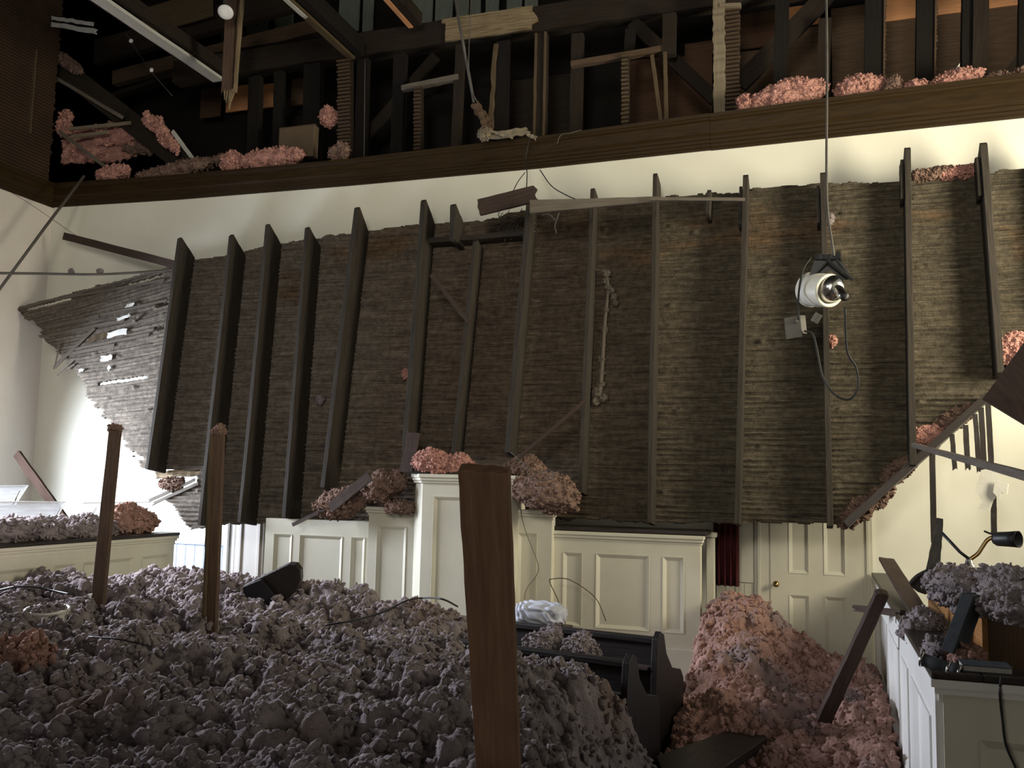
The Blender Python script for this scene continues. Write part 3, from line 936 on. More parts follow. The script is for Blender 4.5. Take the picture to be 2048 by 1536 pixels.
timber('diagonal_brace', ((2075, 80), (2005, 172)), 24, 10.1, 'attic', 'short diagonal brace at the far right end of the cornice', 'brace', depth=0.05)
timber('attic_stud', ((1565, -20), (1560, 205)), 24, 10.05, 'attic_dark', 'black attic stud left of the hanging cable', 'stud')
timber('attic_stud', ((1650, 40), (1646, 195)), 22, 10.2, 'attic', 'brown attic stud directly behind the hanging cable', 'stud')


def toothed(px, pxw, m1, label):
    t = thing('attic_stud', label, 'stud', P(px, 170, Y=10.05), ATT)
    A, B = P(px, -25, Y=10.05), P(px - 3, 205, Y=10.05)
    B = A + (B - A) * (A[2] - 5.78) / (A[2] - B[2])
    w = pxw * 10.6 / FPX
    link('post', MB().plank(A, B, w, 0.14, (1, 0, 0), jit=0.004), M[m1], t)
    mb = MB()
    n = 34
    D = B - A
    o = np.array([w / 2 - 0.012, -0.087, 0])
    loop = [A + o, B + o]
    for i in range(n):
        q = random.uniform(0.018, 0.034)
        for f, e in ((0.15, 0.012), (0.25, q), (0.75, q * 0.95), (0.85, 0.012)):
            loop.append(B - D * (i + f) / n + o + np.array([e, 0, 0]))
    mb.prism(loop, (0, 0.026, 0))
    tag(link('lath_ends', mb, M['stripe'], t), 'row of broken lath ends down the right edge')


toothed(1750, 34, 'attic_dark', 'black attic stud with toothed light edge, nearest right of the hanging cable')
toothed(1852, 32, 'attic_dark', 'black attic stud with toothed edge over the gap between two pink clumps')
toothed(1940, 26, 'attic_dark', 'black toothed attic stud beside the brown stud at right')
timber('attic_stud', ((1962, -20), (1958, 180)), 24, 10.0, 'attic', 'brown attic stud standing at the right end of the long pink clump', 'stud')
timber('attic_stud', ((2052, -20), (2050, 130)), 22, 10.1, 'attic_dark', 'black attic stud cut by the right edge of the photo', 'stud')


def striped(px, y0, y1, wpx, label, m='stripe', m2='attic', side=None):
    t = thing('striped_pillar', label, 'pillar', P(px, y1, Y=9.95), 'pillars crusted with lath ends')
    A, B = P(px, y0, Y=10.0), P(px, y1, Y=10.0)
    w = wpx * 10.6 / FPX
    link('core', MB().plank(A, B, w * 0.9, 0.1, (1, 0, 0), jit=0.003), M[m2], t)
    mb = MB()
    L = np.linalg.norm(B - A); n = max(6, int(L / 0.047))
    for i in range(n):
        p = A + (B - A) * (i + 0.5) / n
        l, r = random.uniform(0.42, 0.54) * w, random.uniform(0.42, 0.54) * w
        mb.plank(p + np.array([-l, -0.06, random.uniform(-.004, .004)]), p + np.array([r, -0.06, random.uniform(-.004, .004)]), 0.022, 0.03, (0, 0, 1), k=2, n=3, jit=0.003)
    link('lath_ends', mb, M[m], t)
    return t


striped(692, 122, 318, 32, 'tall pillar striped with lath ends, left of centre in the attic')
striped(838, 176, 305, 16, 'short narrow post striped with lath ends under the left ledger')
striped(1252, 112, 268, 15, 'short narrow post striped with lath ends under the right ledger', 'tan_wood')
t = striped(1465, 12, 240, 30, 'tall pillar striped with lath ends and crusted with pale mortar on its left', 'stripe')
A, B = P(1438, -20, Y=9.95), P(1440, 238, Y=9.95)
tag(link('mortar_crust', MB().plank(A, B, 0.125, 0.12, (1, 0, 0), n=40, k=4, jit=0.0065, ea=0.04), M['mortar'], t), 'pale rough mortar on the left side')
link('ledge', MB().plank(P(1440, 14, Y=9.92), P(1482, 12, Y=9.92), 0.04, 0.08, (0, 0, 1), n=6), M['mortar'], t)


# ceiling beams running back towards the camera
def ybeam(px, py, Y, wid, hei, m, y_to, mb=None):
    A = P(px, py, Y)
    B = np.array([A[0], y_to, A[2]])
    return (mb or MB()).plank(A, B, wid, hei, (1, 0, 0), n=14, jit=0.005, k=3)


wb_ = thing('ceiling_beam', 'long beam with white painted underside crossing the upper left attic', 'beam', P(440, 155, Y=9.95), 'ceiling beams')
tag(link('white_soffit', ybeam(437, 160, 9.95, 0.17, 0.04, None, 4.0), M['white_beam'], wb_), 'white painted underside')
link('joist', ybeam(452, 140, 9.95, 0.07, 0.16, None, 4.0), M['attic'], wb_)
link('joist', ybeam(424, 156, 9.95, 0.04, 0.10, None, 4.0), M['attic'], wb_)
wb_ = thing('ceiling_beam', 'tan ceiling beam partly white, ending above the tall striped pillar', 'beam', P(712, 112, Y=9.95), 'ceiling beams')
link('joist', ybeam(704, 112, 9.95, 0.085, 0.10, None, 4.0), M['tan_wood'], wb_)
link('joist', ybeam(722, 96, 9.95, 0.10, 0.22, None, 4.0), M['attic_dark'], wb_)
A = P(704, 112, Y=9.95)
tag(link('white_strip', MB().plank(A + [0, -1.1, -0.056], A + [0, -5.5, -0.056], 0.055, 0.012, (1, 0, 0), n=10, ea=0.1), M['white_beam'], wb_), 'strip of white paint')
wb_ = thing('ceiling_beam', 'orange edged ceiling beam right of the other two, at the top edge', 'beam', P(825, 50, Y=9.95), 'ceiling beams')
link('joist', ybeam(822, 52, 9.95, 0.06, 0.06, None, 4.0), M['orange_wood'], wb_)
link('joist', ybeam(836, 40, 9.95, 0.12, 0.16, None, 4.0), M['attic'], wb_)


# purlins crossing at the upper left
def xbeam(p0, p1, wpx, Y, m, label, d=0.12):
    return timber('roof_purlin', (p0, p1), wpx, Y, m, label, 'purlin', depth=d, wdir=(0, 0, 1), group='roof purlins at upper left')


xbeam((150, 118), (625, -12), 44, 10.6, 'attic', 'upper brown purlin passing behind the white beam')
xbeam((230, 158), (660, 48), 26, 10.8, 'attic_brown', 'middle brown purlin right of the splintered hanging post')
xbeam((170, 212), (470, 112), 8, 10.9, 'attic', 'thin lower purlin below the white lath strips')
xbeam((380, 142), (700, 92), 50, 10.5, 'attic_dark', 'wide dark purlin above the row of studs at left')
timber('roof_board', ((285, 45), (425, 5)), 50, 10.4, 'tan_wood', 'wide grey brown board between white beam and white lamp at the top', 'board', depth=0.03, wdir=(0, 0, 1), group='roof purlins at upper left')

# splintered post hanging from the roof
hp = thing('hanging_post', 'brown post hanging from the roof with splintered yellow lower end', 'post', P(455, 215, Y=9.2))
A, B = P(470, -40, Y=8.9), P(457, 190, Y=9.3)
link('shaft', MB().plank(A, B, 0.15, 0.10, (1, 0, 0), n=16, eb=0.07, jit=0.004), M['post'], hp)
link('edge_strip', MB().plank(P(488, -40, Y=8.85), P(470, 185, Y=9.25), 0.04, 0.03, (1, 0, 0), n=30, k=2, jit=0.006), M['pale_wood'], hp)
mb = MB()
for i, (x0, x1, y1) in enumerate(((449, 450, 200), (455, 453, 206), (461, 458, 219), (466, 462, 202))):
    mb.plank(P(x0 + 2, 178, Y=9.25), P(x1, y1, Y=9.27), 0.035, 0.03, (1, 0, 0), wb=0.006, n=5, k=2, seed=i)
tag(link('splinters', mb, M['pale_wood'], hp), 'fresh yellow splinters at the broken end')

# white disc lamp
c = P(452, 22, Y=8.7)
dl = thing('ceiling_lamp', 'small round white lamp in front of the hanging post', 'lamp', c)
link('shade', MB().lathe([(0.0, 0.0), (0.03, 0.0), (0.085, 0.012), (0.092, 0.03), (0.085, 0.042), (0.05, 0.05), (0.0, 0.05)], c, N([0.25, -0.55, -0.8]), 32), M['lamp_white'], dl)
link('stem', MB().tube([c + [0, 0.03, 0.04], c + [-0.01, 0.1, 0.25], c + [0, 0.2, 0.9]], 0.012), M['steel'], dl)

# white lath strips at the upper left
for i, (p0, p1, w, lab) in enumerate((((101, 35), (190, 49), 6, 'upper one of the white lath strips stuck out of the lath wall'),
                                      ((100, 48), (196, 64), 8, 'lower broken white lath strip stuck out of the lath wall'))):
    timber('white_lath', (p0, p1), w, (9.6, 9.3), 'flake_white', lab, 'lath', depth=0.015, wdir=(0, 0, 1), eb=0.08, ea=0.03, jit=0.008, group='white lath strips')
timber('upright_lath', ((70, 100), (57, 268)), 9, 9.35, 'tan_wood', 'single pale upright lath on the brown lath wall at far left', 'lath', depth=0.02, group='loose laths on the left')

# long board falling across the left attic
timber('fallen_brace', ((100, 118), (392, 345)), 36, (9.9, 10.0), 'attic', 'long dark board slanting down right across the left attic', 'board', depth=0.06, wdir=(0, 0, 1))
timber('thin_batten', ((112, 156), (245, 235)), 6, 9.82, 'grey_wood', 'thin pale batten along the lower edge of the slanting board', 'batten', depth=0.02, wdir=(0, 0, 1))
timber('thin_batten', ((118, 262), (222, 342)), 6, 9.75, 'grey_wood', 'thin pale batten slanting in front of the torn insulation', 'batten', depth=0.02, wdir=(0, 0, 1))
timber('thin_batten', ((345, 262), (395, 330)), 7, 9.9, 'white_beam', 'short whitish batten slanting down to the cornice at left', 'batten', depth=0.02, wdir=(0, 0, 1))
timber('cross_lath', ((140, 258), (262, 246)), 6, 9.88, 'mortar', 'pale lath crossing the torn pink insulation at upper left', 'lath', depth=0.02, wdir=(0, 0, 1), group='loose laths on the left')
timber('cross_lath', ((142, 274), (215, 264)), 6, 9.88, 'mortar', 'short pale lath under the longer one in the torn insulation', 'lath', depth=0.02, wdir=(0, 0, 1), group='loose laths on the left')

# hanging attic wires
for p, lab in (([(250, 62), (262, 82), (300, 140), (345, 192)], 'thin wire with white knobs slanting across the dark upper left attic'),
               ([(730, 118), (729, 220), (728, 318)], 'thin pale wire hanging straight down right of the tall striped pillar')):
    q = [P(x, y, Y=9.8) for x, y in p]
    wr_ = thing('wire', lab, 'wire', q[-1], 'loose attic wires')
    link('cord', MB().tube(q, 0.006, 6), M['steel'], wr_)
    if 'knobs' in lab:
        for z in (P(262, 82, Y=9.8), P(303, 140, Y=9.8)):
            link('knob', MB().lathe([(0.0, -0.03), (0.02, -0.025), (0.028, 0), (0.02, 0.025), (0.0, 0.03)], z, (0.3, 0, 1), 12), M['lamp_white'], wr_)

# cardboard box on the cornice
a, b = P(560, 258, Y=9.9), P(628, 305, Y=9.9)
cb = thing('cardboard_box', 'brown cardboard box sitting on the cornice between dark studs', 'box', ((a[0] + b[0]) / 2, 9.95, b[2]))
link('carton', MB().box((a[0], 9.88, b[2] - 0.05), (b[0], 10.0, a[2])), M['card'], cb, 0.008)
link('flap', MB().obox((a[0], 9.88, a[2]), (b[0] - a[0], 0, 0), (0, 0.06, 0.012), (0, 0, 0.006)), M['card'], cb)

# conduit with bundle of broken laths hanging over the cornice
lb = thing('conduit', 'long grey conduit hanging slanted over the cornice with broken lath bundle at its foot', 'pipe', P(1010, 275, Y=9.5))
link('tube', MB().tube([P(905, -30, Y=9.2), P(948, 205, Y=9.5)], 0.017, 10, smooth=False), M['rod'], lb)
link('tube', MB().tube([P(943, -30, Y=9.25), P(938, 150, Y=9.4), P(958, 212, Y=9.5), P(970, 250, Y=9.5)], 0.006, 6), M['rod'], lb)
mb = MB()
mb.plank(P(946, 205, Y=9.5), P(985, 262, Y=9.48), 0.10, 0.03, (1, 0, 0.3), ea=0.06, eb=0.06, jit=0.01)
mb.plank(P(958, 215, Y=9.45), P(975, 268, Y=9.45), 0.05, 0.03, (1, 0, 0.3), ea=0.06, eb=0.06, jit=0.01, seed=3)
tag(link('dark_laths', mb, M['attic_brown'], lb), 'brown broken laths')
mb = MB()
mb.plank(P(965, 272, Y=9.45), P(1062, 262, Y=9.5), 0.08, 0.025, (0, 0, 1), ea=0.05, eb=0.10, jit=0.008)
mb.plank(P(975, 262, Y=9.42), P(1030, 276, Y=9.42), 0.025, 0.02, (0, 0, 1), ea=0.05, eb=0.05, jit=0.008, seed=2)
mb.plank(P(1040, 258, Y=9.5), P(1074, 278, Y=9.5), 0.04, 0.02, (0, 0, 1), ea=0.05, eb=0.05, jit=0.008, seed=4)
tag(link('pale_laths', mb, M['mortar'], lb), 'whitish broken laths')
clump(m_ := MB(), P(968, 268, Y=9.45), (0.06, 0.05, 0.06), 11, tuft=0.025)
link('plaster_lump', m_, M['mortar'], lb)
solo('wire', MB().tube([P(1062, 268, Y=9.5), P(1056, 290, Y=9.48), P(1051, 318, Y=9.5), P(1054, 345, Y=9.4), P(1053, 385, Y=9.1)], 0.006, 6), M['cable'],
     'dark wire dropping from the lath bundle over the cornice to the broken board', 'wire', 'loose attic wires')
solo('wire', MB().tube([P(1050, 345, Y=9.5), P(1035, 365, Y=9.3), P(1022, 392, Y=9.1)], 0.005, 6), M['cable'],
     'short wire slanting left from below the cornice to the broken board', 'wire', 'loose attic wires')
solo('wire', MB().tube([P(1080, 340, Y=9.55), P(1103, 372, Y=9.35), P(1132, 390, Y=9.2), P(1155, 400, Y=9.0)], 0.006, 6), M['cable'],
     'curved dark wire on the cream wall right of the broken board', 'wire', 'loose attic wires')
solo('wire', MB().tube([P(1114, 287, Y=9.58), P(1122, 270, Y=9.6), P(1140, 266, Y=9.6), P(1162, 260, Y=9.62)], 0.005, 6), M['rod'],
     'pale bent wire lying over the cornice edge right of the lath bundle', 'wire', 'loose attic wires')

# pink clumps along the cornice
PK = 'pink insulation clumps on the cornice'


def pinks(lst):
    for i, (x0, y0, x1, y1, Y, d, m, lab, tl) in enumerate(lst):
        solo('insulation_clump', clump_px(MB(), x0, y0, x1, y1, Y, d, 40 + i + int(x0), tuft=0.035, tilt=tl), M[m], lab, 'insulation', PK)


pinks([(442, 308, 482, 337, 9.72, 0.06, 'pink', 'small pink tuft left of the pink clump under the cardboard box', 0),
       (478, 300, 600, 335, 9.75, 0.09, 'pink', 'long pink clump on the cornice below the cardboard box', 3),
       (195, 335, 262, 358, 9.75, 0.08, 'pink', 'pink clump on the cornice at the far left corner', 4),
       (275, 325, 440, 350, 9.75, 0.07, 'dusty_pink', 'dusty low clump on the cornice left of the pink ones', 5),
       (660, 290, 695, 318, 9.72, 0.05, 'dusty_pink', 'small clump at the foot of the tall striped pillar', 0),
       (645, 218, 676, 252, 10.0, 0.05, 'pink', 'pink tuft stuck high on the left of the striped pillar', -50),
       (1478, 188, 1502, 230, 9.75, 0.07, 'pink', 'narrow pink clump against the crusted pillar', 0),
       (1502, 162, 1652, 224, 9.78, 0.12, 'pink', 'largest pink clump left of the hanging cable on the cornice', 9),
       (1672, 156, 1770, 204, 9.78, 0.12, 'pink', 'big round pink clump right of the hanging cable on the cornice', 5),
       (1768, 160, 1802, 192, 9.75, 0.08, 'dusty_pink', 'dusty tuft at the right end of the round pink clump', 0),
       (1814, 166, 1854, 188, 9.75, 0.08, 'pink', 'small low pink clump between two toothed studs', 3),
       (1858, 148, 1960, 180, 9.76, 0.10, 'pink', 'long pink clump with white shard at the right of the cornice', 8),
       (1976, 152, 2012, 170, 9.75, 0.07, 'dusty_pink', 'small grey pink clump by the short brace at right', 3),
       (2022, 138, 2075, 164, 9.75, 0.08, 'dusty_pink', 'grey pink clump cut by the right edge on the cornice', 5)])
solo('shard', MB().prism([P(1902, 150, Y=9.72), P(1920, 126, Y=9.72), P(1917, 150, Y=9.72)], (0, 0.02, 0)), M['flake_white'],
     'white pointed shard sticking out of the pink clump on the cornice', 'shard')

# torn insulation batts in the left attic corner
PT = 'torn insulation in the left attic'
for i, (x0, y0, x1, y1, Y, m, lab, tl) in enumerate((
        (112, 250, 325, 322, 10.1, 'pink', 'wide torn batt of pinkish insulation behind the pale laths at upper left', 3),
        (180, 240, 320, 288, 10.05, 'pink', 'pink torn batt reaching the slanting board at upper left', 6),
        (118, 222, 140, 270, 10.0, 'pink', 'narrow pink strip hanging at the edge of the lath wall', 0),
        (270, 254, 372, 272, 9.85, 'pink', 'pink strip of insulation riding on the slanting board', -45),
        (106, 118, 166, 134, 9.85, 'dusty_pink', 'pink tuft at the upper end of the slanting board', -35),
        (250, 285, 330, 305, 10.1, 'dusty_pink', 'lower torn edge of dusty insulation under the slanting board', 0))):
    solo('insulation_batt', clump_px(MB(), x0, y0, x1, y1, Y, 0.05, 70 + i, tuft=0.04, tilt=tl), M[m], lab, 'insulation', PT)

# ================================================================ THE FALLEN CEILING
fc = thing('fallen_ceiling', 'huge dark sheet of lath and plaster ceiling with joists, fallen and leaning on the front wall', 'collapsed ceiling', PO + EX * -3)

OUT = [(22, 618), (90, 598), (200, 570), (340, 534), (345, 533), (400, 520), (480, 503), (580, 482), (690, 468), (830, 452), (905, 446), (960, 440), (1060, 418), (1180, 402),
       (1300, 396), (1480, 385), (1560, 378), (1640, 371), (1720, 364), (1800, 362), (1960, 348), (2080, 332), (2130, 330), (2130, 640), (1968, 800), (1900, 858), (1690, 1052), (1500, 1047),
       (1290, 1044), (1200, 1040), (1150, 1040), (1000, 1040), (760, 1042), (600, 1043), (480, 1045), (395, 1055), (380, 1055), (345, 1008), (330, 1000), (395, 962), (400, 940), (297, 940), (285, 930), (225, 850), (180, 790), (148, 745),
       (125, 712), (95, 680), (72, 645)]
POLY = np.array([UV(PP(*q)) for q in OUT])


def inside(px, py, poly):
    r = np.zeros(px.shape, bool)
    n = len(poly)
    for i in range(n):
        x0, y0 = poly[i]; x1, y1 = poly[(i + 1) % n]
        c = (y0 > py) != (y1 > py)
        with np.errstate(divide='ignore', invalid='ignore'):
            xi = (x1 - x0) * (py - y0) / (y1 - y0 + 1e-12) + x0
        r ^= c & (px < xi)
    return r


U1 = UV(PP(330, 700))[0]          # the broken flap lies left of here
PITCH_L = 0.052


def veff(u, v):
    s = np.clip((v - 0.2) / 2.6, 0, 1.2) * 0.22
    return v + s * np.maximum(U1 - u, 0)


def sheet():
    u0, u1, v0, v1 = POLY[:, 0].min() - 0.05, POLY[:, 0].max() + 0.02, POLY[:, 1].min() - 0.05, POLY[:, 1].max() + 0.02
    us = np.arange(u0, u1, 0.028); vs = np.arange(v0, v1, 0.0088)
    Ug, Vg = np.meshgrid(us, vs, indexing='ij')
    ve = veff(Ug, Vg) + (fbm(Ug * 0.9, Vg * 0.6, 3, 3) - 0.5) * 0.05 + (fbm(Ug * 5, Vg * 4, 8, 2) - 0.5) * 0.012
    row = np.floor(ve / PITCH_L); ph = ve / PITCH_L - row
    # lath strip, then a slumped plaster key in the gap above it
    amp = 0.004 + 0.022 * np.clip(vnoise(Ug * 2.6, row * 7.3, 4) * 1.7 - 0.45, 0, 1) + 0.012 * vnoise(Ug * 11, row * 3.1, 6)
    key = np.clip(np.sin(np.clip((ph - 0.42) / 0.58, 0, 1) * math.pi), 0, 1) ** 0.7
    flap = np.clip((U1 - Ug) / 0.3, 0, 1)
    h = key * amp * (1 - 0.6 * flap) + 0.010 * (vnoise(Ug * 0.4, row * 5.7, 12) - 0.5) * (1 + flap * 1.5)
    gap = (ph < 0.10)
    h = h - gap * 0.010
    h += (fbm(Ug * 26, Vg * 26, 21, 2) - 0.5) * 0.008
    # blobs of plaster and dust
    rg = np.random.RandomState(3)
    for cu, cv, r in zip(rg.uniform(u0, u1, 420), rg.uniform(v0, v1, 420), rg.uniform(0.012, 0.035, 420)):
        i0, i1 = np.searchsorted(us, (cu - r, cu + r)); j0, j1 = np.searchsorted(vs, (cv - r, cv + r))
        d2 = (Ug[i0:i1, j0:j1] - cu) ** 2 + (Vg[i0:i1, j0:j1] - cv) ** 2
        h[i0:i1, j0:j1] = np.maximum(h[i0:i1, j0:j1], np.sqrt(np.maximum(r * r - d2, 0)))
    sag = 0.03 * (fbm(Ug * 0.25, Vg * 0.5, 31, 2) - 0.5)
    W = PO + Ug[..., None] * EX + Vg[..., None] * EV + (h + sag)[..., None] * EN
    uc = (Ug[:-1, :-1] + Ug[1:, 1:]) / 2; vc = (Vg[:-1, :-1] + Vg[1:, 1:]) / 2
    rj = (vnoise(row[:-1, :-1] * 13.7, row[:-1, :-1] * 0, 77) - 0.5)
    uj = uc + rj * np.where(uc < U1 + 0.3, 0.14, 0.03)
    vj = vc + (fbm(uc * 7, vc * 0, 5, 3) - 0.5) * 0.07
    ok = inside(uj, vj, POLY)
    # open gaps where a lath is missing in the flap
    miss = (flap[:-1, :-1] > 0.2) & (vnoise(row[:-1, :-1] * 3.3, np.floor(uc * 1.4), 15) > 0.86)
    ok &= ~miss
    nx, ny = Ug.shape
    idx = np.arange(nx * ny).reshape(nx, ny)
    q = np.stack([idx[:-1, :-1], idx[1:, :-1], idx[1:, 1:], idx[:-1, 1:]], -1)[ok]
    used = np.unique(q); rm = np.full(nx * ny, -1); rm[used] = np.arange(len(used))
    V = W.reshape(-1, 3)[used]
    uvv = np.stack([Ug.ravel(), veff(Ug, Vg).ravel()], 1)
    nq = len(V)
    Vb = V - EN * 0.03
    top = rm[q]
    mb = MB()
    mb.v = np.concatenate([V, Vb]).tolist()
    faces = top.tolist() + (top[:, ::-1] + nq).tolist()
    # rim
    e = {}
    for f in top.tolist():
        for i in range(4):
            a, b = f[i], f[(i + 1) % 4]
            if (b, a) in e: del e[(b, a)]
            else: e[(a, b)] = 1
    uvu = uvv[used]
    uvl = [[tuple(uvu[i]) for i in f] for f in top.tolist()] * 1
    uvl += [[tuple(uvu[i]) for i in f[::-1]] for f in top.tolist()]
    for a, b in e:
        faces.append([b, a, a + nq, b + nq]); uvl.append([tuple(uvu[b]), tuple(uvu[a]), tuple(uvu[a]), tuple(uvu[b])])
    mb.f = faces; mb.uv = uvl; mb.smooth = [True] * (2 * len(top)) + [False] * len(e)
    return mb


link('lath_sheet', sheet(), M['sheet'], fc)

# joists: front-edge pixel top, bottom, slanted top cut?
JD = 0.24
JO = [((358, 473), (293, 938), 0.16, 0.045), ((461, 467), (398, 1050), 0.16, 0.045), ((534, 446), (478, 1045), 0.16, 0.045), ((613, 452), (567, 1035), 0.14, 0.045),
      ((713, 412), (645, 975), 0.20, 0.055), ((846, 397), (808, 905), 0.18, 0.055), ((905, 406), (903, 478), 0.14, 0.06), ((950, 478), (907, 905), 0.02, 0.045),
      ((1060, 380), (1015, 905), 0.05, 0.065), ((1185, 374), (1160, 985), 0.06, 0.045), ((1310, 344), (1298, 1046), 0.03, 0.045), ((1418, 377), (1415, 428), 0.02, 0.04),
      ((1491, 347), (1474, 1047), 0.05, 0.05), ((1646, 342), (1660, 1052), 0.10, 0.055), ((1815, 292), (1826, 930), 0.10, 0.055), ((1967, 282), (2002, 745), 0.10, 0.06),
      ((2098, 262), (2128, 640), 0.10, 0.055)]
for i, (t_, b_, cut, w) in enumerate(JO):
    JD = 0.32 if i < 7 else 0.24
    A, B = PP(*b_, off=JD), PP(*t_, off=JD)
    ax = N(B - A); L = np.linalg.norm(B - A)
    side = N(EX - ax * (EX @ ax))
    back = np.cross(side, ax); back = back if back @ EN < 0 else -back
    rg = random.Random(i)
    D = JD - 0.004
    # outline of the board in the (ax, back) plane, with broken steps at its upper end
    prof = [(0, 0), (L * 0.33, rg.uniform(-.006, .006)), (L * 0.66, rg.uniform(-.006, .006)), (L - 0.02 - 0.02 * rg.random(), 0), (L, 0.03), (L - cut * 0.45, D * 0.5), (L - cut * 0.55, D * 0.62), (L - cut, D * 0.98), (L - cut - 0.03, D),
            (0, D)]
    loop = [A + ax * a + back * d - side * w / 2 for a, d in prof]
    mb = MB()
    n = len(loop)
    V = loop + [p + side * (w + rg.uniform(-.004, .004)) for p in loop]
    F = [list(range(n))[::-1], list(range(n, 2 * n))] + [[k, (k + 1) % n, (k + 1) % n + n, k + n] for k in range(n)]
    pu = [(a, d) for a, d in prof] + [(a, d + w) for a, d in prof]
    mb.add(V, F, [[pu[k] for k in f] for f in F])
    if i in (12, 13, 14, 15):     # sister pieces nailed beside the tips
        mb.plank(B - ax * 0.55 + back * 0.10 - side * (w * 0.9), B - ax * (0.10 + 0.05 * rg.random()) + back * 0.10 - side * (w * 0.9), 0.16, 0.03, back, ea=0.02, eb=0.05)
    link('joist', mb, M['joist'], fc, 0.004)

# blocking between joists
mb = MB().plank(PP(850, 486, 0.10), PP(1050, 470, 0.10), 0.06, 0.12, EV, jit=0.006)
link('blocking', mb, M['joist'], fc)
# broken lath ends on the flap
rg = random.Random(5)
for (x0, y0, x1, y1, w) in ((25, 622, 340, 536, 5), (70, 606, 330, 560, 7), (120, 712, 230, 690, 8), (96, 672, 250, 640, 8), (92, 655, 200, 632, 8), (130, 742, 150, 728, 6),
                            (105, 738, 190, 655, 10), (108, 740, 120, 685, 4), (112, 752, 145, 722, 6), (295, 1003, 392, 958, 7), (302, 1009, 398, 966, 7), (380, 1056, 412, 1050, 8),
                            (140, 700, 300, 668, 7), (160, 640, 335, 600, 6)):
    s = 9.6 / FPX
    link('broken_lath', MB().plank(PP(x0, y0, 0.02), PP(x1, y1, 0.03), w * s, 0.010, EV, ea=0.05, eb=0.02, jit=0.006, n=8, k=2, seed=int(x0)), M['grey_wood'], fc)
for (x0, y0, x1, y1, w, m) in ((213, 672, 255, 662, 14, 'flake_white'), (175, 682, 216, 668, 14, 'tan_wood'), (232, 640, 262, 630, 7, 'flake_white'), (250, 612, 270, 608, 7, 'flake_white'),
                               (200, 718, 226, 714, 14, 'flake_white'), (157, 742, 168, 740, 6, 'flake_white'), (214, 740, 222, 732, 9, 'flake_white'), (262, 646, 280, 630, 8, 'grey_wood')):
    s = 9.6 / FPX
    link('paint_flake', MB().plank(PP(x0, y0, 0.04), PP(x1, y1, 0.045), w * s, 0.006, EV, ea=0.03, eb=0.03, jit=0.008, n=5, k=4, seed=int(x1)), M[m], fc)
# torn tan board and fluff in the lower left notch
link('torn_board', MB().plank(PP(312, 950, -0.02), PP(400, 944, -0.02), 0.09, 0.02, EV, ea=0.03, jit=0.008), M['pale_wood'], fc)
mb = MB()
clump(mb, PP(345, 968, 0.0), (0.16, 0.04, 0.06), 4, tuft=0.03)
link('torn_fluff', mb, M['dusty_pink'], fc)
# edge board along the slanted right-hand break
link('edge_board', MB().plank(PP(1692, 1050, 0.10), PP(1974, 795, 0.10), 0.065, 0.20, np.cross(EN, PP(1972, 795) - PP(1690, 1052)), jit=0.004, n=16), M['darkcap'], fc)

# things lying on / against the fallen ceiling
ON = 'scraps on the fallen ceiling'
timber('broken_board', ((955, 416), (1078, 386)), 32, (8.7, 8.75), 'chestnut', 'short pointed dark board on the top edge of the fallen ceiling', 'board', depth=0.05, wdir=(0, 0, 1), ea=0.02, eb=0.06, group=ON)
timber('long_lath', ((1060, 414), (1320, 398)), 26, (8.62, 8.8), 'grey_wood', 'grey tapering lath laid across joist tops right of the broken board', 'lath', depth=0.03, wdir=(0, 0, 1), wb=9, group=ON)
timber('long_lath', ((1300, 398), (1490, 399)), 6, (8.72, 8.78), 'grey_wood', 'thin lath continuing right along the upper edge of the ceiling', 'lath', depth=0.02, wdir=(0, 0, 1), group=ON)
timber('loose_stick', ((862, 550), (938, 645)), 8, (8.85, 8.80), 'chestnut', 'short brown stick slanting between two joists', 'stick', depth=0.02, group=ON)
timber('loose_stick', ((1172, 800), (1035, 918)), 7, (8.65, 8.45), 'chestnut', 'long thin stick leaning down left to the pulpit heap', 'stick', depth=0.02, group=ON)
mb = MB()
for i in range(60):
    x, y = random.uniform(995, 1060), random.uniform(425, 472)
    a = random.uniform(0, 6.28); l = random.uniform(6, 22)
    mb.tube([PP(x, y, 0.06 + random.random() * 0.08), PP(x + math.cos(a) * l * 0.5 + random.uniform(-4, 4), y + math.sin(a) * l * 0.5, 0.10), PP(x + math.cos(a) * l, y + math.sin(a) * l, 0.06 + random.random() * 0.08)], 0.004, 4, sub=3)
solo('twig_tangle', mb, M['grey_wood'], 'tangle of brown twigs caught under the broken board', 'twigs', ON)
solo('wire', MB().tube([PP(1085, 430, 0.26), PP(1098, 428, 0.28), PP(1112, 440, 0.28), PP(1118, 425, 0.28), PP(1110, 450, 0.28), PP(1113, 466, 0.28)], 0.005, 6), M['rod'],
     'curly pale wire dangling right of the twig tangle', 'wire', 'loose attic wires')
mb = MB()
pts = [PP(1212, 546, 0.05), PP(1216, 580, 0.05), PP(1210, 640, 0.05), PP(1206, 700, 0.05), PP(1202, 760, 0.05), PP(1198, 792, 0.05)]
mb.tube(pts, 0.016, 8, r2=0.028)
for i, (x, y, r) in enumerate(((1212, 548, .035), (1212, 562, .03), (1222, 582, .028), (1228, 594, .03), (1231, 606, .026), (1216, 575, .025), (1211, 620, .022), (1209, 660, .025), (1206, 690, .02), (1204, 720, .026), (1203, 745, .022), (1202, 770, .03), (1194, 788, .045), (1206, 796, .035), (1192, 803, .03))):
    clump(mb, PP(x, y, 0.05), (r, r * .6, r), 200 + i, tuft=0.015)
solo('fibre_strand', mb, M['grey_wood'], 'grey fibrous strand hanging between two joists in mid panel', 'strand', ON)

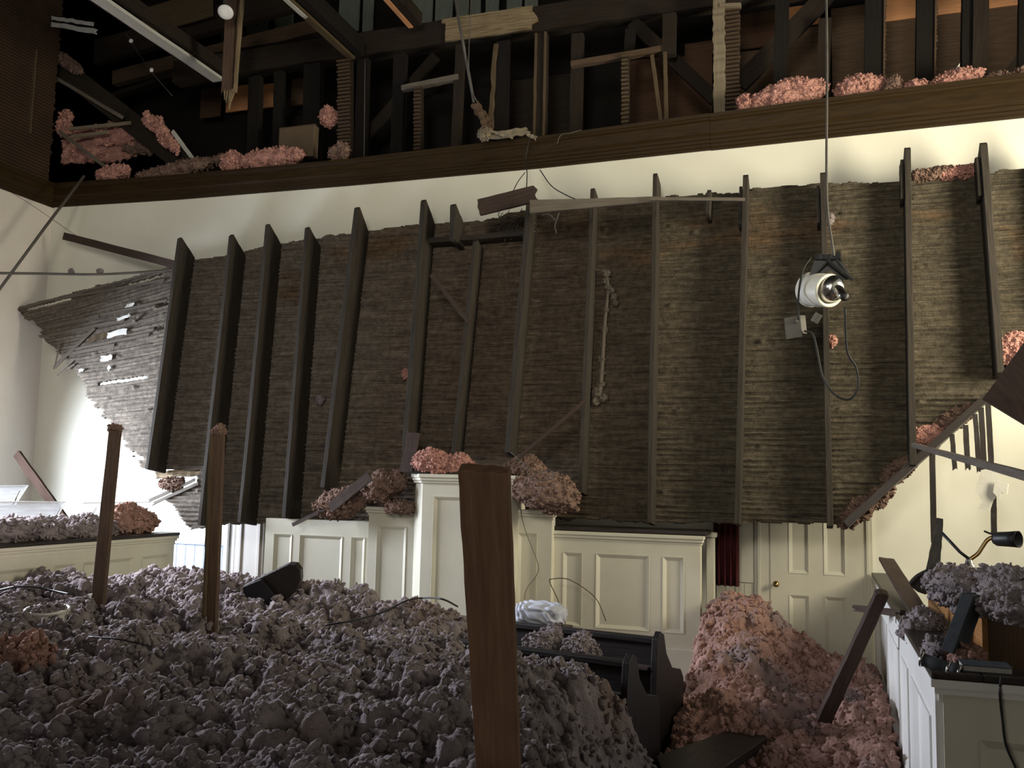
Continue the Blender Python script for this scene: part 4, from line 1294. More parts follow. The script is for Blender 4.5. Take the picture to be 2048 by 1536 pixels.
solo('leaning_board', MB().plank(P(128, 472, Y=9.6), P(352, 530, Y=9.25), 0.10, 0.03, (0, 0, 1), wb=0.10, jit=0.004), M['chestnut'],
     'brown board jutting left from behind the first joist against the wall', 'board')
cw = thing('conduit', 'thin dark horizontal pipe at left ending at the first joist', 'pipe', P(170, 548, Y=8.6))
pt = [P(-60, 546, Y=7.6), P(60, 547, Y=8.2), P(180, 549, Y=8.5), P(260, 546, Y=8.75), P(345, 540, Y=8.95)]
link('tube', MB().tube(pt, 0.016, 8), M['rod'], cw)
for i, x in enumerate((143, 200)):
    clump(m_ := MB(), P(x, 543, Y=8.45 + i * 0.12), (0.03, 0.025, 0.022), 90 + i, tuft=0.012)
    link('lint', m_, M['mauve'], cw)
solo('rod', MB().tube([P(168, 352, Y=9.5), P(90, 455, Y=9.0), P(-50, 645, Y=8.0)], 0.019, 8, smooth=False), M['rod'],
     'long grey rod slanting from the left cornice corner down out of the photo', 'pipe')
solo('wire', MB().tube([P(0, 372, Y=8.5), P(60, 408, Y=8.9), P(150, 470, Y=9.5)], 0.003, 5), M['cable'], 'hair thin wire crossing the wall corner at far left', 'wire', 'loose attic wires')
solo('leaning_stick', MB().plank(P(34, 908, Y=8.9), P(145, 1062, Y=8.6), 0.10, 0.04, (1, 0, 0.3), jit=0.004), M['stick_dark'],
     'brown stick leaning in the left wall corner behind the acrylic sheets', 'stick')

# insulation caught along the right-hand break and on top of the ceiling
for i, (x0, y0, x1, y1, off, m, lab, tl) in enumerate((
        (1690, 990, 1775, 1030, 0.0, 'dusty_pink', 'lowest dark clump along the slanted right edge of the fallen ceiling', 38),
        (1762, 922, 1832, 962, 0.0, 'dusty_pink', 'second clump up along the slanted right edge of the fallen ceiling', 40),
        (1832, 852, 1876, 905, 0.0, 'pink', 'pink clump right of the last whole joist on the slanted edge', 30),
        (1876, 820, 1936, 856, 0.0, 'dusty_pink', 'ragged pink strip high on the slanted edge below the brown board', 32),
        (2006, 668, 2060, 735, 0.1, 'pink', 'pink clump above the brown board at the right edge of the photo', 0),
        (1830, 343, 1895, 360, -0.02, 'dusty_pink', 'thin pink fringe on the top edge between the last joists', 3),
        (1885, 338, 1955, 358, -0.02, 'pink', 'pink fringe on the top edge beside the last joist', 4))):
    a = PP((x0 + x1) / 2, (y0 + y1) / 2, off)
    s = np.linalg.norm(a - CAM) / FPX
    g = math.radians(tl)
    axes = [(math.cos(g), 0, math.sin(g)), (0, 1, 0), (-math.sin(g), 0, math.cos(g))]
    k = 0.62 if tl > 20 else 0.5
    solo('insulation_clump', clump(MB(), a + EN * (0.0 if tl > 20 else 0.04), ((x1 - x0) * s * k, 0.05, (y1 - y0) * s * (0.36 if tl > 20 else 0.5)), 300 + i, axes, tuft=0.03), M[m], lab, 'insulation', 'insulation on the fallen ceiling')
for i, (x, y) in enumerate(((812, 748), (588, 868), (640, 800), (1664, 682), (1660, 438))):
    clump(m_ := MB(), PP(x, y, 0.05), (0.035, 0.03, 0.045), 330 + i, tuft=0.015)
    solo('insulation_tuft', m_, M['pink' if i in (0, 3) else 'mauve'],
         ['pink tuft stuck on a joist left of centre', 'grey tuft low between the fourth and fifth joists', 'grey tuft beside the fifth joist halfway down', 'pink tuft below the hanging lamp on a joist',
          'grey tuft on the joist above the hanging lamp'][i], 'insulation', 'insulation on the fallen ceiling')

# brown board, grey stick, strips at the right
solo('brown_board', MB().prism([P(1966, 798, Y=7.6), P(2062, 668, Y=7.4), P(2190, 800, Y=7.4), P(2120, 892, Y=7.6)][::-1], (0, 0.05, 0)), M['chestnut'],
     'large reddish brown board corner at the right edge of the photo', 'board')
solo('grey_stick', MB().plank(P(1826, 890, Y=8.4), P(2110, 968, Y=4.6), 0.035, 0.03, (0, 0, 1), wb=0.045, jit=0.004, n=14, ea=0.03), M['grey_wood'],
     'long weathered grey stick reaching in from the right edge', 'stick')
for i, (x0, y0, x1, y1, w, lab) in enumerate(((1864, 888, 1868, 1090, 10, 'longest black lath dangling above the dark upright on the right'),
                                             (1904, 868, 1910, 942, 8, 'short black lath hanging second from left under the slanted edge'),
                                             (1931, 850, 1936, 942, 9, 'black lath hanging third from left under the slanted edge'),
                                             (1950, 828, 1959, 948, 8, 'black lath hanging left of the close pair'),
                                             (1962, 815, 1969, 945, 9, 'black lath hanging in the middle of the close trio'),
                                             (1976, 806, 1983, 940, 9, 'black lath hanging rightmost of the close trio'))):
    timber('dangling_lath', ((x0, y0), (x1, y1)), w, 9.0, 'darkcap', lab, 'lath', depth=0.012, eb=0.03, jit=0.003, group='laths dangling at right')
sc_ = thing('hanging_scrap', 'torn greyish white scrap hanging below the dangling laths', 'scrap', P(1985, 1065, Y=8.95))
mb = MB().prism([P(x, y, Y=8.95) for x, y in ((1962, 940), (1985, 936), (2005, 948), (1990, 962), (2000, 985), (1985, 1000), (1978, 1022), (1956, 1018), (1965, 1004), (1950, 980))][::-1], (0.01, 0.012, 0))
link('sheet', mb, M['paper'], sc_)
mb = MB().prism([P(x, y, Y=8.91) for x, y in ((1990, 960), (2016, 968), (2013, 988), (2004, 984), (1998, 998), (1986, 985))][::-1], (0.01, 0.012, 0))
link('sheet', mb, M['paper'], sc_)
link('strap', MB().plank(P(1987, 985, Y=8.975), P(1988, 1068, Y=8.975), 0.047, 0.012, (1, 0, 0)), M['darkcap'], sc_)

# ---------------------------------------------------------------- hanging lamp in front of the ceiling
YL = 7.7
hl = thing('pendant_lamp', 'broken white canister pendant lamp dangling on its cable in front of the fallen ceiling', 'lamp', P(1650, 580, Y=YL))
link('cable', MB().tube([P(1652, -40, Y=YL + 0.6), P(1654, 120, Y=YL + 0.5), P(1653, 330, Y=YL + 0.25), P(1655, 420, Y=YL + 0.1), P(1664, 485, Y=YL), P(1668, 512, Y=YL)], 0.011, 8), M['rod'], hl)
ax = N([0.55, -0.80, -0.22])
c0_ = P(1634, 580, Y=YL + 0.1)
link('canister', MB().lathe([(0.0, -0.10), (0.135, -0.10), (0.145, -0.09), (0.145, -0.075), (0.135, -0.07), (0.135, 0.02), (0.139, 0.025), (0.139, 0.04), (0.135, 0.045), (0.135, 0.17), (0.13, 0.18), (0.11, 0.18), (0.105, 0.10), (0.0, 0.10)],
                             c0_, ax, 40), M['enamel'], hl)
c1_ = c0_ + ax * 0.16 + np.array([0.03, 0, 0.015])
link('reflector', MB().lathe([(0.0, -0.05), (0.10, -0.05), (0.115, -0.02), (0.105, 0.02), (0.075, 0.06), (0.045, 0.08), (0.0, 0.08)], c1_, ax, 32), M['chrome'], hl)
a2 = N([0.35, -0.75, -0.55])
link('socket', MB().lathe([(0.0, 0.0), (0.042, 0.0), (0.045, 0.04), (0.038, 0.10), (0.036, 0.15), (0.030, 0.16), (0.0, 0.16)], c1_ + ax * 0.05, a2, 24), M['chrome'], hl)
link('socket_collar', MB().lathe([(0.0, 0.0), (0.034, 0.0), (0.036, 0.02), (0.030, 0.035), (0.0, 0.035)], c1_ + ax * 0.05 + a2 * 0.15, a2, 24), M['black'], hl)
mb = MB()
top = P(1668, 512, Y=YL + 0.02)
for q in ((1608, 572), (1702, 558)):
    mb.plank(top, P(*q, Y=YL + 0.05), 0.03, 0.012, (0.3, 1, 0), jit=0.002)
mb.plank(P(1630, 515, Y=YL + 0.05), P(1682, 512, Y=YL), 0.04, 0.02, (0, 0, 1), jit=0.004)
mb.plank(P(1655, 520, Y=YL), P(1706, 560, Y=YL), 0.05, 0.02, (0, 1, 0.5), jit=0.004)
mb.prism([P(x, y, Y=YL + 0.06) for x, y in ((1632, 512), (1676, 510), (1704, 556), (1690, 560), (1660, 540), (1614, 562))][::-1], (0, 0.015, 0))  # dark plate fills out the bracket and stands in for its shadow
link('bracket_and_shadow', mb, M['black'], hl)
mb = MB().tube([P(1622, 515, Y=YL), P(1606, 540, Y=YL - 0.03), P(1597, 590, Y=YL), P(1597, 640, Y=YL)], 0.008, 8)
mb.tube([P(1690, 615, Y=YL - 0.35), P(1694, 700, Y=YL - 0.2), P(1712, 735, Y=YL - 0.15), P(1716, 775, Y=YL - 0.12), P(1698, 799, Y=YL - 0.1), P(1668, 788, Y=YL - 0.08), P(1645, 752, Y=YL - 0.05), P(1634, 700, Y=YL - 0.03), P(1625, 668, Y=YL), P(1608, 662, Y=YL)], 0.009, 8)
link('loop_cable', mb, M['cable'], hl)
mb = MB()
o_ = P(1568, 636, Y=YL)
ex_, ez_ = P(1600, 630, Y=YL) - o_, P(1572, 679, Y=YL) - o_
mb.obox(o_, ex_, ez_, (0, 0.012, 0)); mb.obox(o_ + ex_, ex_ * 0.28 + np.array([0, 0.05, 0]), ez_ * 0.85, (0.006, 0.012, 0))
mb.lathe([(0.0, 0), (0.02, 0), (0.02, 0.012), (0.0, 0.016)], o_ + ex_ * 0.7 + ez_ * 0.25, (0, -1, 0), 16)
link('junction_plate', mb, M['steel'], hl, 0.002)
link('clip_plate', MB().plank(P(1626, 632, Y=YL + 0.08), P(1640, 640, Y=YL + 0.08), 0.08, 0.01, (0.4, 0, 1)), M['steel'], hl)

# ================================================================ PULPIT AND PARAPETS
YP = 8.8
CR = M['cream']


def xz(px, py, Y=YP):
    p = P(px, py, Y); return p[0], p[2]


def moulding(mb, x0, x1, Y, z, s=1.0):
    for a, b, d in ((0.0, 0.035, 0.055), (-0.03, 0.0, 0.04), (-0.055, -0.03, 0.022)):
        mb.box((x0 - d * 0.7, Y - d, z + a * s), (x1 + d * 0.7, Y + 0.05, z + b * s))


def prow(label, x0, x1, ztop, panels, base, dark=False, Y=YP, dep=0.10, zb=0.0, m=CR, top_moulding=True):
    t = thing('parapet', label, 'parapet', ((x0 + x1) / 2, Y, 0), 'panelled pulpit screens')
    pl = []
    for (a, c, b, d) in panels:
        pl.append((a - x0, c - zb, b - x0, d - zb))
    panelled(t, (x0, Y, zb), (1, 0, 0), (0, 0, 1), (0, -1, 0), x1 - x0, ztop - zb, pl, m, th=dep)
    if top_moulding:
        mb = MB(); moulding(mb, x0, x1, Y, ztop - 0.035)
        link('moulding', mb, m, t, 0.006)
    if base:
        link('plinth', MB().box((x0 - 0.015, Y - 0.045, zb), (x1 + 0.015, Y - 0.01, base)), m, t, 0.005)
    if dark:
        link('cap', MB().box((x0 - 0.0, Y - 0.03, ztop), (x1 + 0.06, Y + 0.35, ztop + 0.045)), M['darkcap'], t, 0.012)
    return t


# right parapet
x0, _ = xz(1105, 1100); x1, _ = xz(1401, 1100); zt = xz(1250, 1066)[1]
pan = []
for (a, b) in ((1127, 1165), (1193, 1299), (1326, 1368)):
    xa, xb = xz(a, 1150)[0], xz(b, 1150)[0]
    pan.append((xa, xz(1240, 1258)[1], xb, xz(1240, 1109)[1]))
prow('low cream panelled parapet with dark cap, right of the pulpit', x0, x1, zt, pan, xz(1395, 1300)[1], dark=True)
# pulpit right wing
x0, _ = xz(1000, 1100, 8.7); x1, _ = xz(1104, 1100, 8.7); zt = xz(1070, 1020, 8.7)[1]
prow('cream panelled pulpit wing right of the tall pulpit front, under the pink clump', x0, x1, zt, [(xz(1036, 1100, 8.7)[0], 0.5, xz(1075, 1100, 8.7)[0], xz(1060, 1066, 8.7)[1])], 0.4, Y=8.7)
# pulpit left wing
x0, _ = xz(737, 1100, 8.7); x1, _ = xz(836, 1100, 8.7); zt = xz(780, 1014, 8.7)[1]
prow('narrow cream panelled pulpit wing left of the tall pulpit front', x0, x1, zt, [(xz(755, 1100, 8.7)[0], 0.5, xz(813, 1100, 8.7)[0], xz(780, 1052, 8.7)[1])], 0.4, Y=8.7)
# left parapet
x0, _ = xz(531, 1100); x1, _ = xz(738, 1100); zt = xz(640, 1040)[1]
pan = []
for (a, b) in ((548, 584), (600, 685), (703, 730)):
    pan.append((xz(a, 1120)[0], 0.55, xz(b, 1120)[0], xz(640, 1071)[1]))
prow('low cream panelled parapet at the far left of the pulpit', x0, x1, zt, pan, 0.4, top_moulding=False)
# the tall pulpit front with canted corner
YT = 8.45
pu = thing('pulpit', 'tall cream panelled pulpit front behind the leaning plank', 'pulpit', (P(930, 1100, YT)[0], YT, 0))
x0 = P(843, 1100, YT)[0]; x1 = P(1022, 1100, YT)[0]; xl = P(827, 1100, YT + 0.16)[0]
zt = P(900, 955, YT)[2]
panelled(pu, (x0, YT, 0), (1, 0, 0), (0, 0, 1), (0, -1, 0), x1 - x0, zt, [(P(866, 1100, YT)[0] - x0, 0.5, P(1000, 1100, YT)[0] - x0, P(880, 993, YT)[2])], CR, th=0.2, name='front')
mb = MB().prism([(xl, YT + 0.16, 0), (x0, YT - 0.016, 0), (x0, YT + 0.18, 0)], (0, 0, zt))
link('canted_corner', mb, CR, pu)
mb = MB()
for a, b, d in ((-0.005, 0.03, 0.05), (-0.035, -0.005, 0.035), (-0.06, -0.035, 0.02)):
    mb.prism([(xl - d, YT + 0.15, zt + a), (x0 - d * 0.5, YT - d - 0.015, zt + a), (x1 + d, YT - d - 0.015, zt + a), (x1 + d, YT + 0.2, zt + a), (xl - d, YT + 0.2, zt + a)], (0, 0, b - a))
link('cornice', mb, CR, pu, 0.004)
link('top', MB().box((xl, YT - 0.03, zt + 0.03), (x1, YT + 0.45, zt + 0.05)), M['darkcap'], pu)
link('floor_block', MB().box((xl, YT + 0.2, 0), (x1, YT + 0.42, zt - 0.02)), CR, pu)

# post and curtain right of the parapet
cx0, cx1 = P(1412, 1120, Y=9.2)[0], P(1429, 1120, Y=9.2)[0]
cp = thing('newel_post', 'cream square post beside the dark red curtain', 'post', ((cx0 + cx1) / 2, 9.2, 0))
zt = P(1420, 1075, Y=9.2)[2]
link('shaft', MB().box((cx0, 9.2, 0), (cx1, 9.2 + (cx1 - cx0), zt)), CR, cp, 0.008)
link('capital', MB().box((cx0 - 0.02, 9.18, zt), (cx1 + 0.02, 9.22 + (cx1 - cx0), zt + 0.05)), CR, cp, 0.01)
a, b = P(1429, 1100, Y=9.5)[0], P(1478, 1100, Y=9.5)[0]
zb, zt = P(1455, 1172, Y=9.5)[2], 2.25
V, F = [], []
nx, nz = 60, 10
for j in range(nz + 1):
    for i in range(nx + 1):
        t = i / nx
        V.append((a + (b - a) * t, 9.5 + 0.035 * math.sin(t * 26 + 0.2 * math.sin(j)) * (0.6 + 0.4 * (1 - j / nz)), zb + (zt - zb) * j / nz))
for j in range(nz):
    for i in range(nx):
        q = j * (nx + 1) + i
        F.append([q, q + 1, q + nx + 2, q + nx + 1])
mb = MB().add(V, F, None, True)
cu = solo('curtain', mb, M['curtain'], 'dark red curtain hanging between the cream post and the door', 'curtain')
sm = cu.modifiers.new('cloth', 'SOLIDIFY'); sm.thickness = 0.012

# heaps on the pulpit
PH = 'insulation fallen on the pulpit'
for i, (x0, y0, x1, y1, Y, d, m, lab, tl) in enumerate((
        (830, 905, 900, 948, 8.5, 0.12, 'pink', 'bright pink clump on the left of the pulpit top', -10),
        (885, 915, 940, 945, 8.52, 0.10, 'pink', 'smaller pink clump on the pulpit top touching the plank', 10),
        (1035, 950, 1158, 1020, 8.45, 0.18, 'dusty_pink', 'large round brown pink clump overhanging the right pulpit wing', -8),
        (1018, 915, 1090, 970, 8.62, 0.14, 'dusty_pink', 'dark fuzzy clump behind the top of the leaning plank', -15),
        (730, 940, 812, 1000, 8.6, 0.14, 'dusty_pink', 'dusty brown clump against the left side of the pulpit', 15),
        (640, 975, 730, 1030, 8.6, 0.12, 'dusty_pink', 'dusty clump sloping down onto the left parapet', 25),
        (775, 1005, 828, 1022, 8.6, 0.08, 'dusty_pink', 'flat dusty tuft on the narrow left wing', 0))):
    solo('insulation_clump', clump_px(MB(), x0, y0, x1, y1, Y, d, 400 + i, tuft=0.035, tilt=tl), M[m], lab, 'insulation', PH)
timber('loose_board', ((740, 952), (660, 1016)), 20, (8.4, 8.35), 'chestnut', 'flat brown board lying on the dusty clump left of the pulpit', 'board', depth=0.02, group='boards on the pulpit')
timber('loose_board', ((828, 866), (812, 945)), 28, (8.6, 8.5), 'chestnut', 'upright dark board stub behind the pulpit left corner', 'board', depth=0.03, group='boards on the pulpit')
timber('loose_stick', ((585, 1050), (705, 990)), 7, (8.5, 8.5), 'chestnut', 'thin dark stick slanting over the left parapet edge', 'stick', depth=0.015, wdir=(0, 0, 1), group='boards on the pulpit')
for p, lab in (([(1022, 905), (1045, 925), (1070, 945), (1095, 940)], 'brown wire arching over the clump right of the plank top'),
               ([(1045, 930), (1070, 960), (1110, 955), (1098, 938)], 'second looped wire on the clump right of the plank top')):
    solo('wire', MB().tube([P(x, y, Y=8.2) for x, y in p], 0.004, 5), M['rod'], lab, 'wire', 'wires near the pulpit')
solo('wire', MB().tube([P(x, y, Y=8.63) for x, y in ((1042, 985), (1042, 1025), (1052, 1065), (1075, 1125), (1073, 1150), (1052, 1180), (1048, 1210))], 0.003, 5), M['rod'], 'hair thin wire hanging down the right pulpit wing', 'wire', 'wires near the pulpit')
solo('wire', MB().tube([P(x, y, Y=8.55) for x, y in ((1135, 1262), (1118, 1205), (1100, 1165), (1105, 1158), (1140, 1160), (1190, 1195), (1212, 1242))], 0.0045, 5), M['post'], 'thin brown wire arching in front of the right parapet', 'wire', 'wires near the pulpit')

# ================================================================ LEFT GALLERY
XG = -7.0
lg = thing('gallery_front', 'long cream panelled choir front with dark cap along the left side', 'parapet', (XG, 7.0, 0))
ye, y0g = P(346, 1085, X=XG)[1], 4.6
zt = P(345, 1071, X=XG)[2]
pl = []
edges = [(335, 282), (264, 165), (150, 108), (85, -20)]
for (pr, pl_) in edges:
    ya, yb = P(pr, 1110, X=XG)[1], P(pl_, 1110, X=XG)[1]
    ztp = P(330, 1108, X=XG)[2]
    pl.append((ye - ya, 0.35, ye - yb, ztp))
panelled(lg, (XG, ye, 0), (0, -1, 0), (0, 0, 1), (1, 0, 0), ye - y0g, zt, pl, CR, th=0.10)
mb = MB()
for a, b, d in ((-0.035, 0.0, 0.05), (-0.06, -0.035, 0.035), (-0.10, -0.06, 0.02)):
    mb.box((XG - 0.02, y0g, zt + a), (XG + d, ye + d * 0.8, zt + b))
link('moulding', mb, CR, lg, 0.006)
link('cap', MB().box((XG - 0.20, y0g, zt), (XG + 0.055, ye + 0.05, zt + 0.035)), M['darkcap'], lg, 0.01)
link('return_wall', MB().box((XG - 1.2, ye - 0.08, 0), (XG - 0.1, ye, zt - 0.1)), CR, lg)

GH = 'insulation in the left gallery'
for i, (x0, y0, x1, y1, X, m, lab) in enumerate((
        (-40, 1040, 70, 1085, XG - 0.25, 'mauve', 'mauve clump on the choir front cap at the left edge of the photo'),
        (60, 1042, 150, 1080, XG - 0.25, 'mauve', 'mauve clump under the middle acrylic sheet on the choir front'),
        (140, 1040, 215, 1076, XG - 0.25, 'mauve', 'mauve clump left of the first brown post on the choir front'),
        (222, 1018, 290, 1070, XG - 0.3, 'rose', 'tall rose brown clump at the right end of the choir front'))):
    a = P((x0 + x1) / 2, (y0 + y1) / 2, X=X)
    s = np.linalg.norm(a - CAM) / FPX
    solo('insulation_clump', clump(MB(), a, (0.16, (x1 - x0) * s * 0.5 * 1.55, (y1 - y0) * s * 0.5), 500 + i, None, tuft=0.05), M[m], lab, 'insulation', GH)
# a desk behind the parapet carries the sheets
solo('choir_desk', MB().box((XG - 1.1, 5.2, 0.0), (XG - 0.35, ye - 0.2, zt - 0.06)), M['darkcap'], 'dark choir desk behind the left parapet under the acrylic sheets', 'desk', bevel=0.01)


def acrylic(q, rod, label, X=XG - 0.6):
    P4 = [P(x, y, X=X - dx) for (x, y), dx in zip(q, (0.25, 0.25, 0.0, 0.0))]
    t = thing('music_stand', label, 'music stand', (P4[2] + P4[3]) / 2, 'acrylic music stands')
    n = N(np.cross(P4[1] - P4[0], P4[3] - P4[0]))
    link('sheet', MB().prism(P4, n * 0.006), M['acrylic'], t)
    mb = MB()
    for a, b in ((P4[0], P4[1]), (P4[1], P4[2])):
        mb.tube([a, b], 0.006, 6, smooth=False)
    tag(link('edge', mb, M['lamp_white'], t), 'bright edge of the acrylic')
    (a, b) = rod
    link('rod', MB().tube([P(*a, X=X - 0.1), P(*b, X=X + 0.06)], 0.011, 8, smooth=False), M['chrome'], t)
    link('ledge', MB().tube([P4[3], P4[2]], 0.010, 6, smooth=False), M['black'], t)


acrylic([(-60, 1003), (132, 1004), (106, 1046), (-80, 1052)], ((121, 1018), (104, 1050)), 'clear acrylic music stand in the middle, left of the first brown post')
acrylic([(165, 1006), (300, 1004), (280, 1044), (142, 1047)], ((193, 1016), (174, 1050)), 'clear acrylic music stand partly behind the first brown post')
acrylic([(-60, 974), (56, 971), (30, 1012), (-80, 1016)], ((40, 982), (24, 1012)), 'tallest clear acrylic music stand at the left edge of the photo', X=XG - 1.0)

# ================================================================ PEWS AND MAIN HEAP
def pew(A, B, label, h=0.9):
    """A = right (aisle) end, B = left end of the back's top edge (ground x,y)"""
    A, B = np.array([*A, 0.0]), np.array([*B, 0.0])
    d = N(B - A); L = np.linalg.norm(B - A); f = np.array([d[1], -d[0], 0]); f = f if f[1] < 0 else -f     # f: towards the camera (seat is on the far side)
    t = thing('pew', label, 'pew', A, 'dark pews under the heap')
    up = np.array([0, 0, 1.0])
    link('back', MB().obox(A + up * 0.12, d * L, -f * 0.03, up * (h - 0.16)), M['pew'], t, 0.004)
    link('top_rail', MB().obox(A + up * (h - 0.05) + f * 0.02, d * L, -f * 0.07, up * 0.05), M['pew'], t, 0.012)
    link('seat', MB().obox(A + up * 0.42 - f * 0.03, d * L, -f * 0.38, up * 0.035), M['pew'], t, 0.006)
    link('book_rack', MB().obox(A + d * 0.02 + up * (h - 0.22) + f * 0.0, d * (L - 0.04), f * 0.11, up * 0.02), M['chestnut'], t, 0.003)
    # shaped aisle end
    pr = [(-0.12, 0), (0.46, 0), (0.46, 0.55), (0.40, 0.62), (0.22, 0.66), (0.10, 0.78), (0.05, h + 0.02), (-0.02, h + 0.05), (-0.08, h + 0.0), (-0.10, h - 0.15)]
    link('end_panel', MB().prism([A - d * 0.045 - f * a + up * z for a, z in pr], d * 0.045), M['pew'], t, 0.006)
    return t


pa, pb_ = P(1312, 1275, Z=0.9), P(1040, 1245, Z=0.9)
dirp = (pb_ - pa) / np.linalg.norm(pb_ - pa)
for k, lab in enumerate(('front dark pew nearest the pulpit, its back end showing by the aisle', 'second dark pew back from the pulpit beside the aisle')):
    o = np.array([-0.02 * k, -0.95 * k])
    a = pa[:2] + o
    b = a + dirp[:2] * 5.2
    pew(a, b, lab)

sm_ = lambda t: np.clip(t, 0, 1) ** 2 * (3 - 2 * np.clip(t, 0, 1))


def main_base(X, Y):
    h = 0.84 + 0.18 * sm_((-3.0 - X) / 2.0) - 0.10 * sm_((-5.6 - X) / 1.0) + 0.09 * (fbm(X * 0.8, Y * 0.8, 2, 3) - 0.5) * 2
    h += 0.12 * np.exp(-((X + 3.6) / 0.7) ** 2 - ((Y - 6.6) / 0.6) ** 2)
    far = 7.25 + 0.25 * sm_((-4.5 - X) / 2) - 0.45 * sm_((X + 3.0) / 0.8)
    h -= 1.1 * sm_((Y - far + 0.25) / 0.55)
    h -= 0.26 * sm_((X + 2.5) / 0.5) * sm_((Y - 5.45) / 0.5)          # settles between the first pews
    edge = -0.86 + 0.10 * (fbm(Y * 0.9, Y * 0, 9, 2) - 0.5) * 2 - 0.28 * sm_((Y - 5.3) / 0.5) + 0.25 * sm_((4.2 - Y) / 1.0)
    h -= 0.95 * sm_((X - edge + 0.45) / 0.75)
    h += 0.05 * np.sin((Y - 0.2 * X) * 6.3)
    h = np.where(X < XG + 0.06, -1, h)
    return h


HL = [(0.09, 0.17, 22, 0.55), (0.045, 0.085, 130, 0.85), (0.022, 0.040, 560, 0.95)]
mb = heap(-6.97, -0.5, 1.7, 8.1, 0.0115, main_base, HL, 0.02, 5)
tag(link('insulation_heap', mb, M['mauve']), 'vast heap of mauve grey blown insulation covering the pews in the left foreground', 'insulation', kind='stuff')


def aisle_base(X, Y):
    h = 0.10 + 0.08 * (fbm(X * 1.3, Y * 1.3, 6, 3) - 0.5) * 2
    h += 0.80 * np.exp(-((X + 0.78) / 0.62) ** 2 - ((Y - 8.75) / 0.9) ** 2)
    h += 0.42 * np.exp(-((X + 0.55) / 0.55) ** 2 - ((Y - 7.5) / 0.8) ** 2)
    h += 0.30 * np.exp(-((X - 0.35) / 0.35) ** 2 - ((Y - 7.4) / 1.2) ** 2)
    h += 0.22 * np.exp(-((X - 0.1) / 0.6) ** 2 - ((Y - 8.7) / 0.7) ** 2)
    h += 0.16 * np.exp(-((X - 0.3) / 0.3) ** 2 - ((Y - 5.2) / 1.0) ** 2)
    h -= 0.5 * sm_((-1.02 - X) / 0.12) * sm_((8.7 - Y) / 0.1 + 1)
    h = np.where((X > 0.44), -1, h)
    h = np.where((X < -1.05) & (Y > 8.5), -1, h)
    return h


mb = heap(-1.14, 0.47, 3.4, 9.6, 0.010, aisle_base, [(0.07, 0.13, 36, 0.5), (0.035, 0.07, 190, 0.85), (0.018, 0.034, 800, 0.95)], 0.012, 8)
tag(link('insulation_heap', mb, M['rose']), 'rose brown heap of insulation filling the aisle and rising beside the right parapet', 'insulation', kind='stuff')

# tufts lying on the pews
for i, (x, y, Y, r, m, lab) in enumerate(((1106, 1272, 6.6, 0.055, 'mauve', 'pale tuft standing against the front pew back'), (1168, 1282, 6.55, 0.045, 'mauve', 'small pale tuft right of the tallest one on the front pew'),
                                          (1085, 1300, 6.4, 0.12, 'mauve', 'dark clump on the front pew rack right of the plank'), (1160, 1312, 6.4, 0.13, 'mauve', 'broad dark clump in the middle of the front pew'),
                                          (1070, 1360, 5.7, 0.10, 'mauve', 'clump on the second pew back beside the plank'), (1150, 1352, 5.75, 0.07, 'mauve', 'light tuft on the second pew top rail'))):
    solo('insulation_clump', clump(MB(), P(x, y, Y=Y), (r, r * 0.8, r * 0.95), 600 + i, None, tuft=0.03), M[m], lab, 'insulation', 'insulation on the pews')

# white crumpled bag behind the front pew
mb = MB()
a = P(1080, 1228, Y=7.35)
V, F = ico(5)
W = V.copy()
W = np.sign(W) * np.abs(W) ** 0.6 * np.array([0.20, 0.12, 0.085])
W += V * (0.02 * (fbm(V[:, 0] * 4 + 9, V[:, 2] * 5 + 3, 4, 3) - 0.5) + 0.02 * np.abs(np.sin(V[:, 0] * 9 + V[:, 2] * 6 + 2 * np.sin(V[:, 1] * 5))))[:, None]
mb.add(W + a, F, None, True)
solo('plastic_bag', mb, M['bag'], 'crumpled bluish white plastic bag behind the front pew', 'bag')
solo('bag_support', MB().box(a + np.array([-0.25, -0.12, -a[2] + 0.0]), a + np.array([0.25, 0.12, -0.085])), M['darkcap'], 'dark low bench under the white plastic bag', 'bench', bevel=0.01)

# the leaning plank in the foreground
lp = MB()
pts = [(968, 933, 2.55), (981, 1100, 2.72), (995, 1262, 2.88), (1004, 1536, 3.14), (1008, 1680, 3.28)]
A, B = P(968, 933, Y=2.50), P(1003, 1660, Y=3.22)
lp.plank(A, B, 0.148, 0.045, (1, 0.10, 0), k=6, n=22, jit=0.003, ea=0.01, wb=0.148)
solo('leaning_plank', lp, M['plank'], 'wide brown plank standing out of the heap in the centre foreground', 'plank', bevel=0.003)


def upright(top, bot, Yt, Yb, w, d, label, seed, rot=0.25):
    A, B = P(*top, Y=Yt), P(*bot, Y=Yb)
    B = B + (B - A) * 0.18
    t = thing('broken_post', label, 'post', B, 'brown posts standing in the heap')
    link('shaft', MB().plank(A, B, w, d, (1, rot, 0), n=14, jit=0.003, ea=0.015), M['post'], t, 0.003)
    clump(m_ := MB(), A + np.array([0, 0, 0.005 if seed == 21 else 0.015]), (w * 0.55, d * 0.7, 0.016 if seed == 21 else 0.04), seed, tuft=0.018)
    tag(link('tuft', m_, M['dusty_pink'], t), 'tuft of dusty insulation on its top end')
    return t


upright((231, 858), (190, 1262), 5.85, 5.0, 0.085, 0.05, 'taller brown post leaning right at far left, standing in the heap', 21)
t = upright((437, 868), (420, 1242), 6.0, 5.25, 0.092, 0.06, 'second brown post with pale left edge, right of the leaning one', 22)
A, B = P(424, 872, Y=5.95), P(408, 1242, Y=5.2)
tag(link('pale_edge', MB().plank(A, B, 0.018, 0.05, (1, 0.25, 0), n=24, k=2, jit=0.004), M['tan_wood'], t), 'pale splintered left edge')

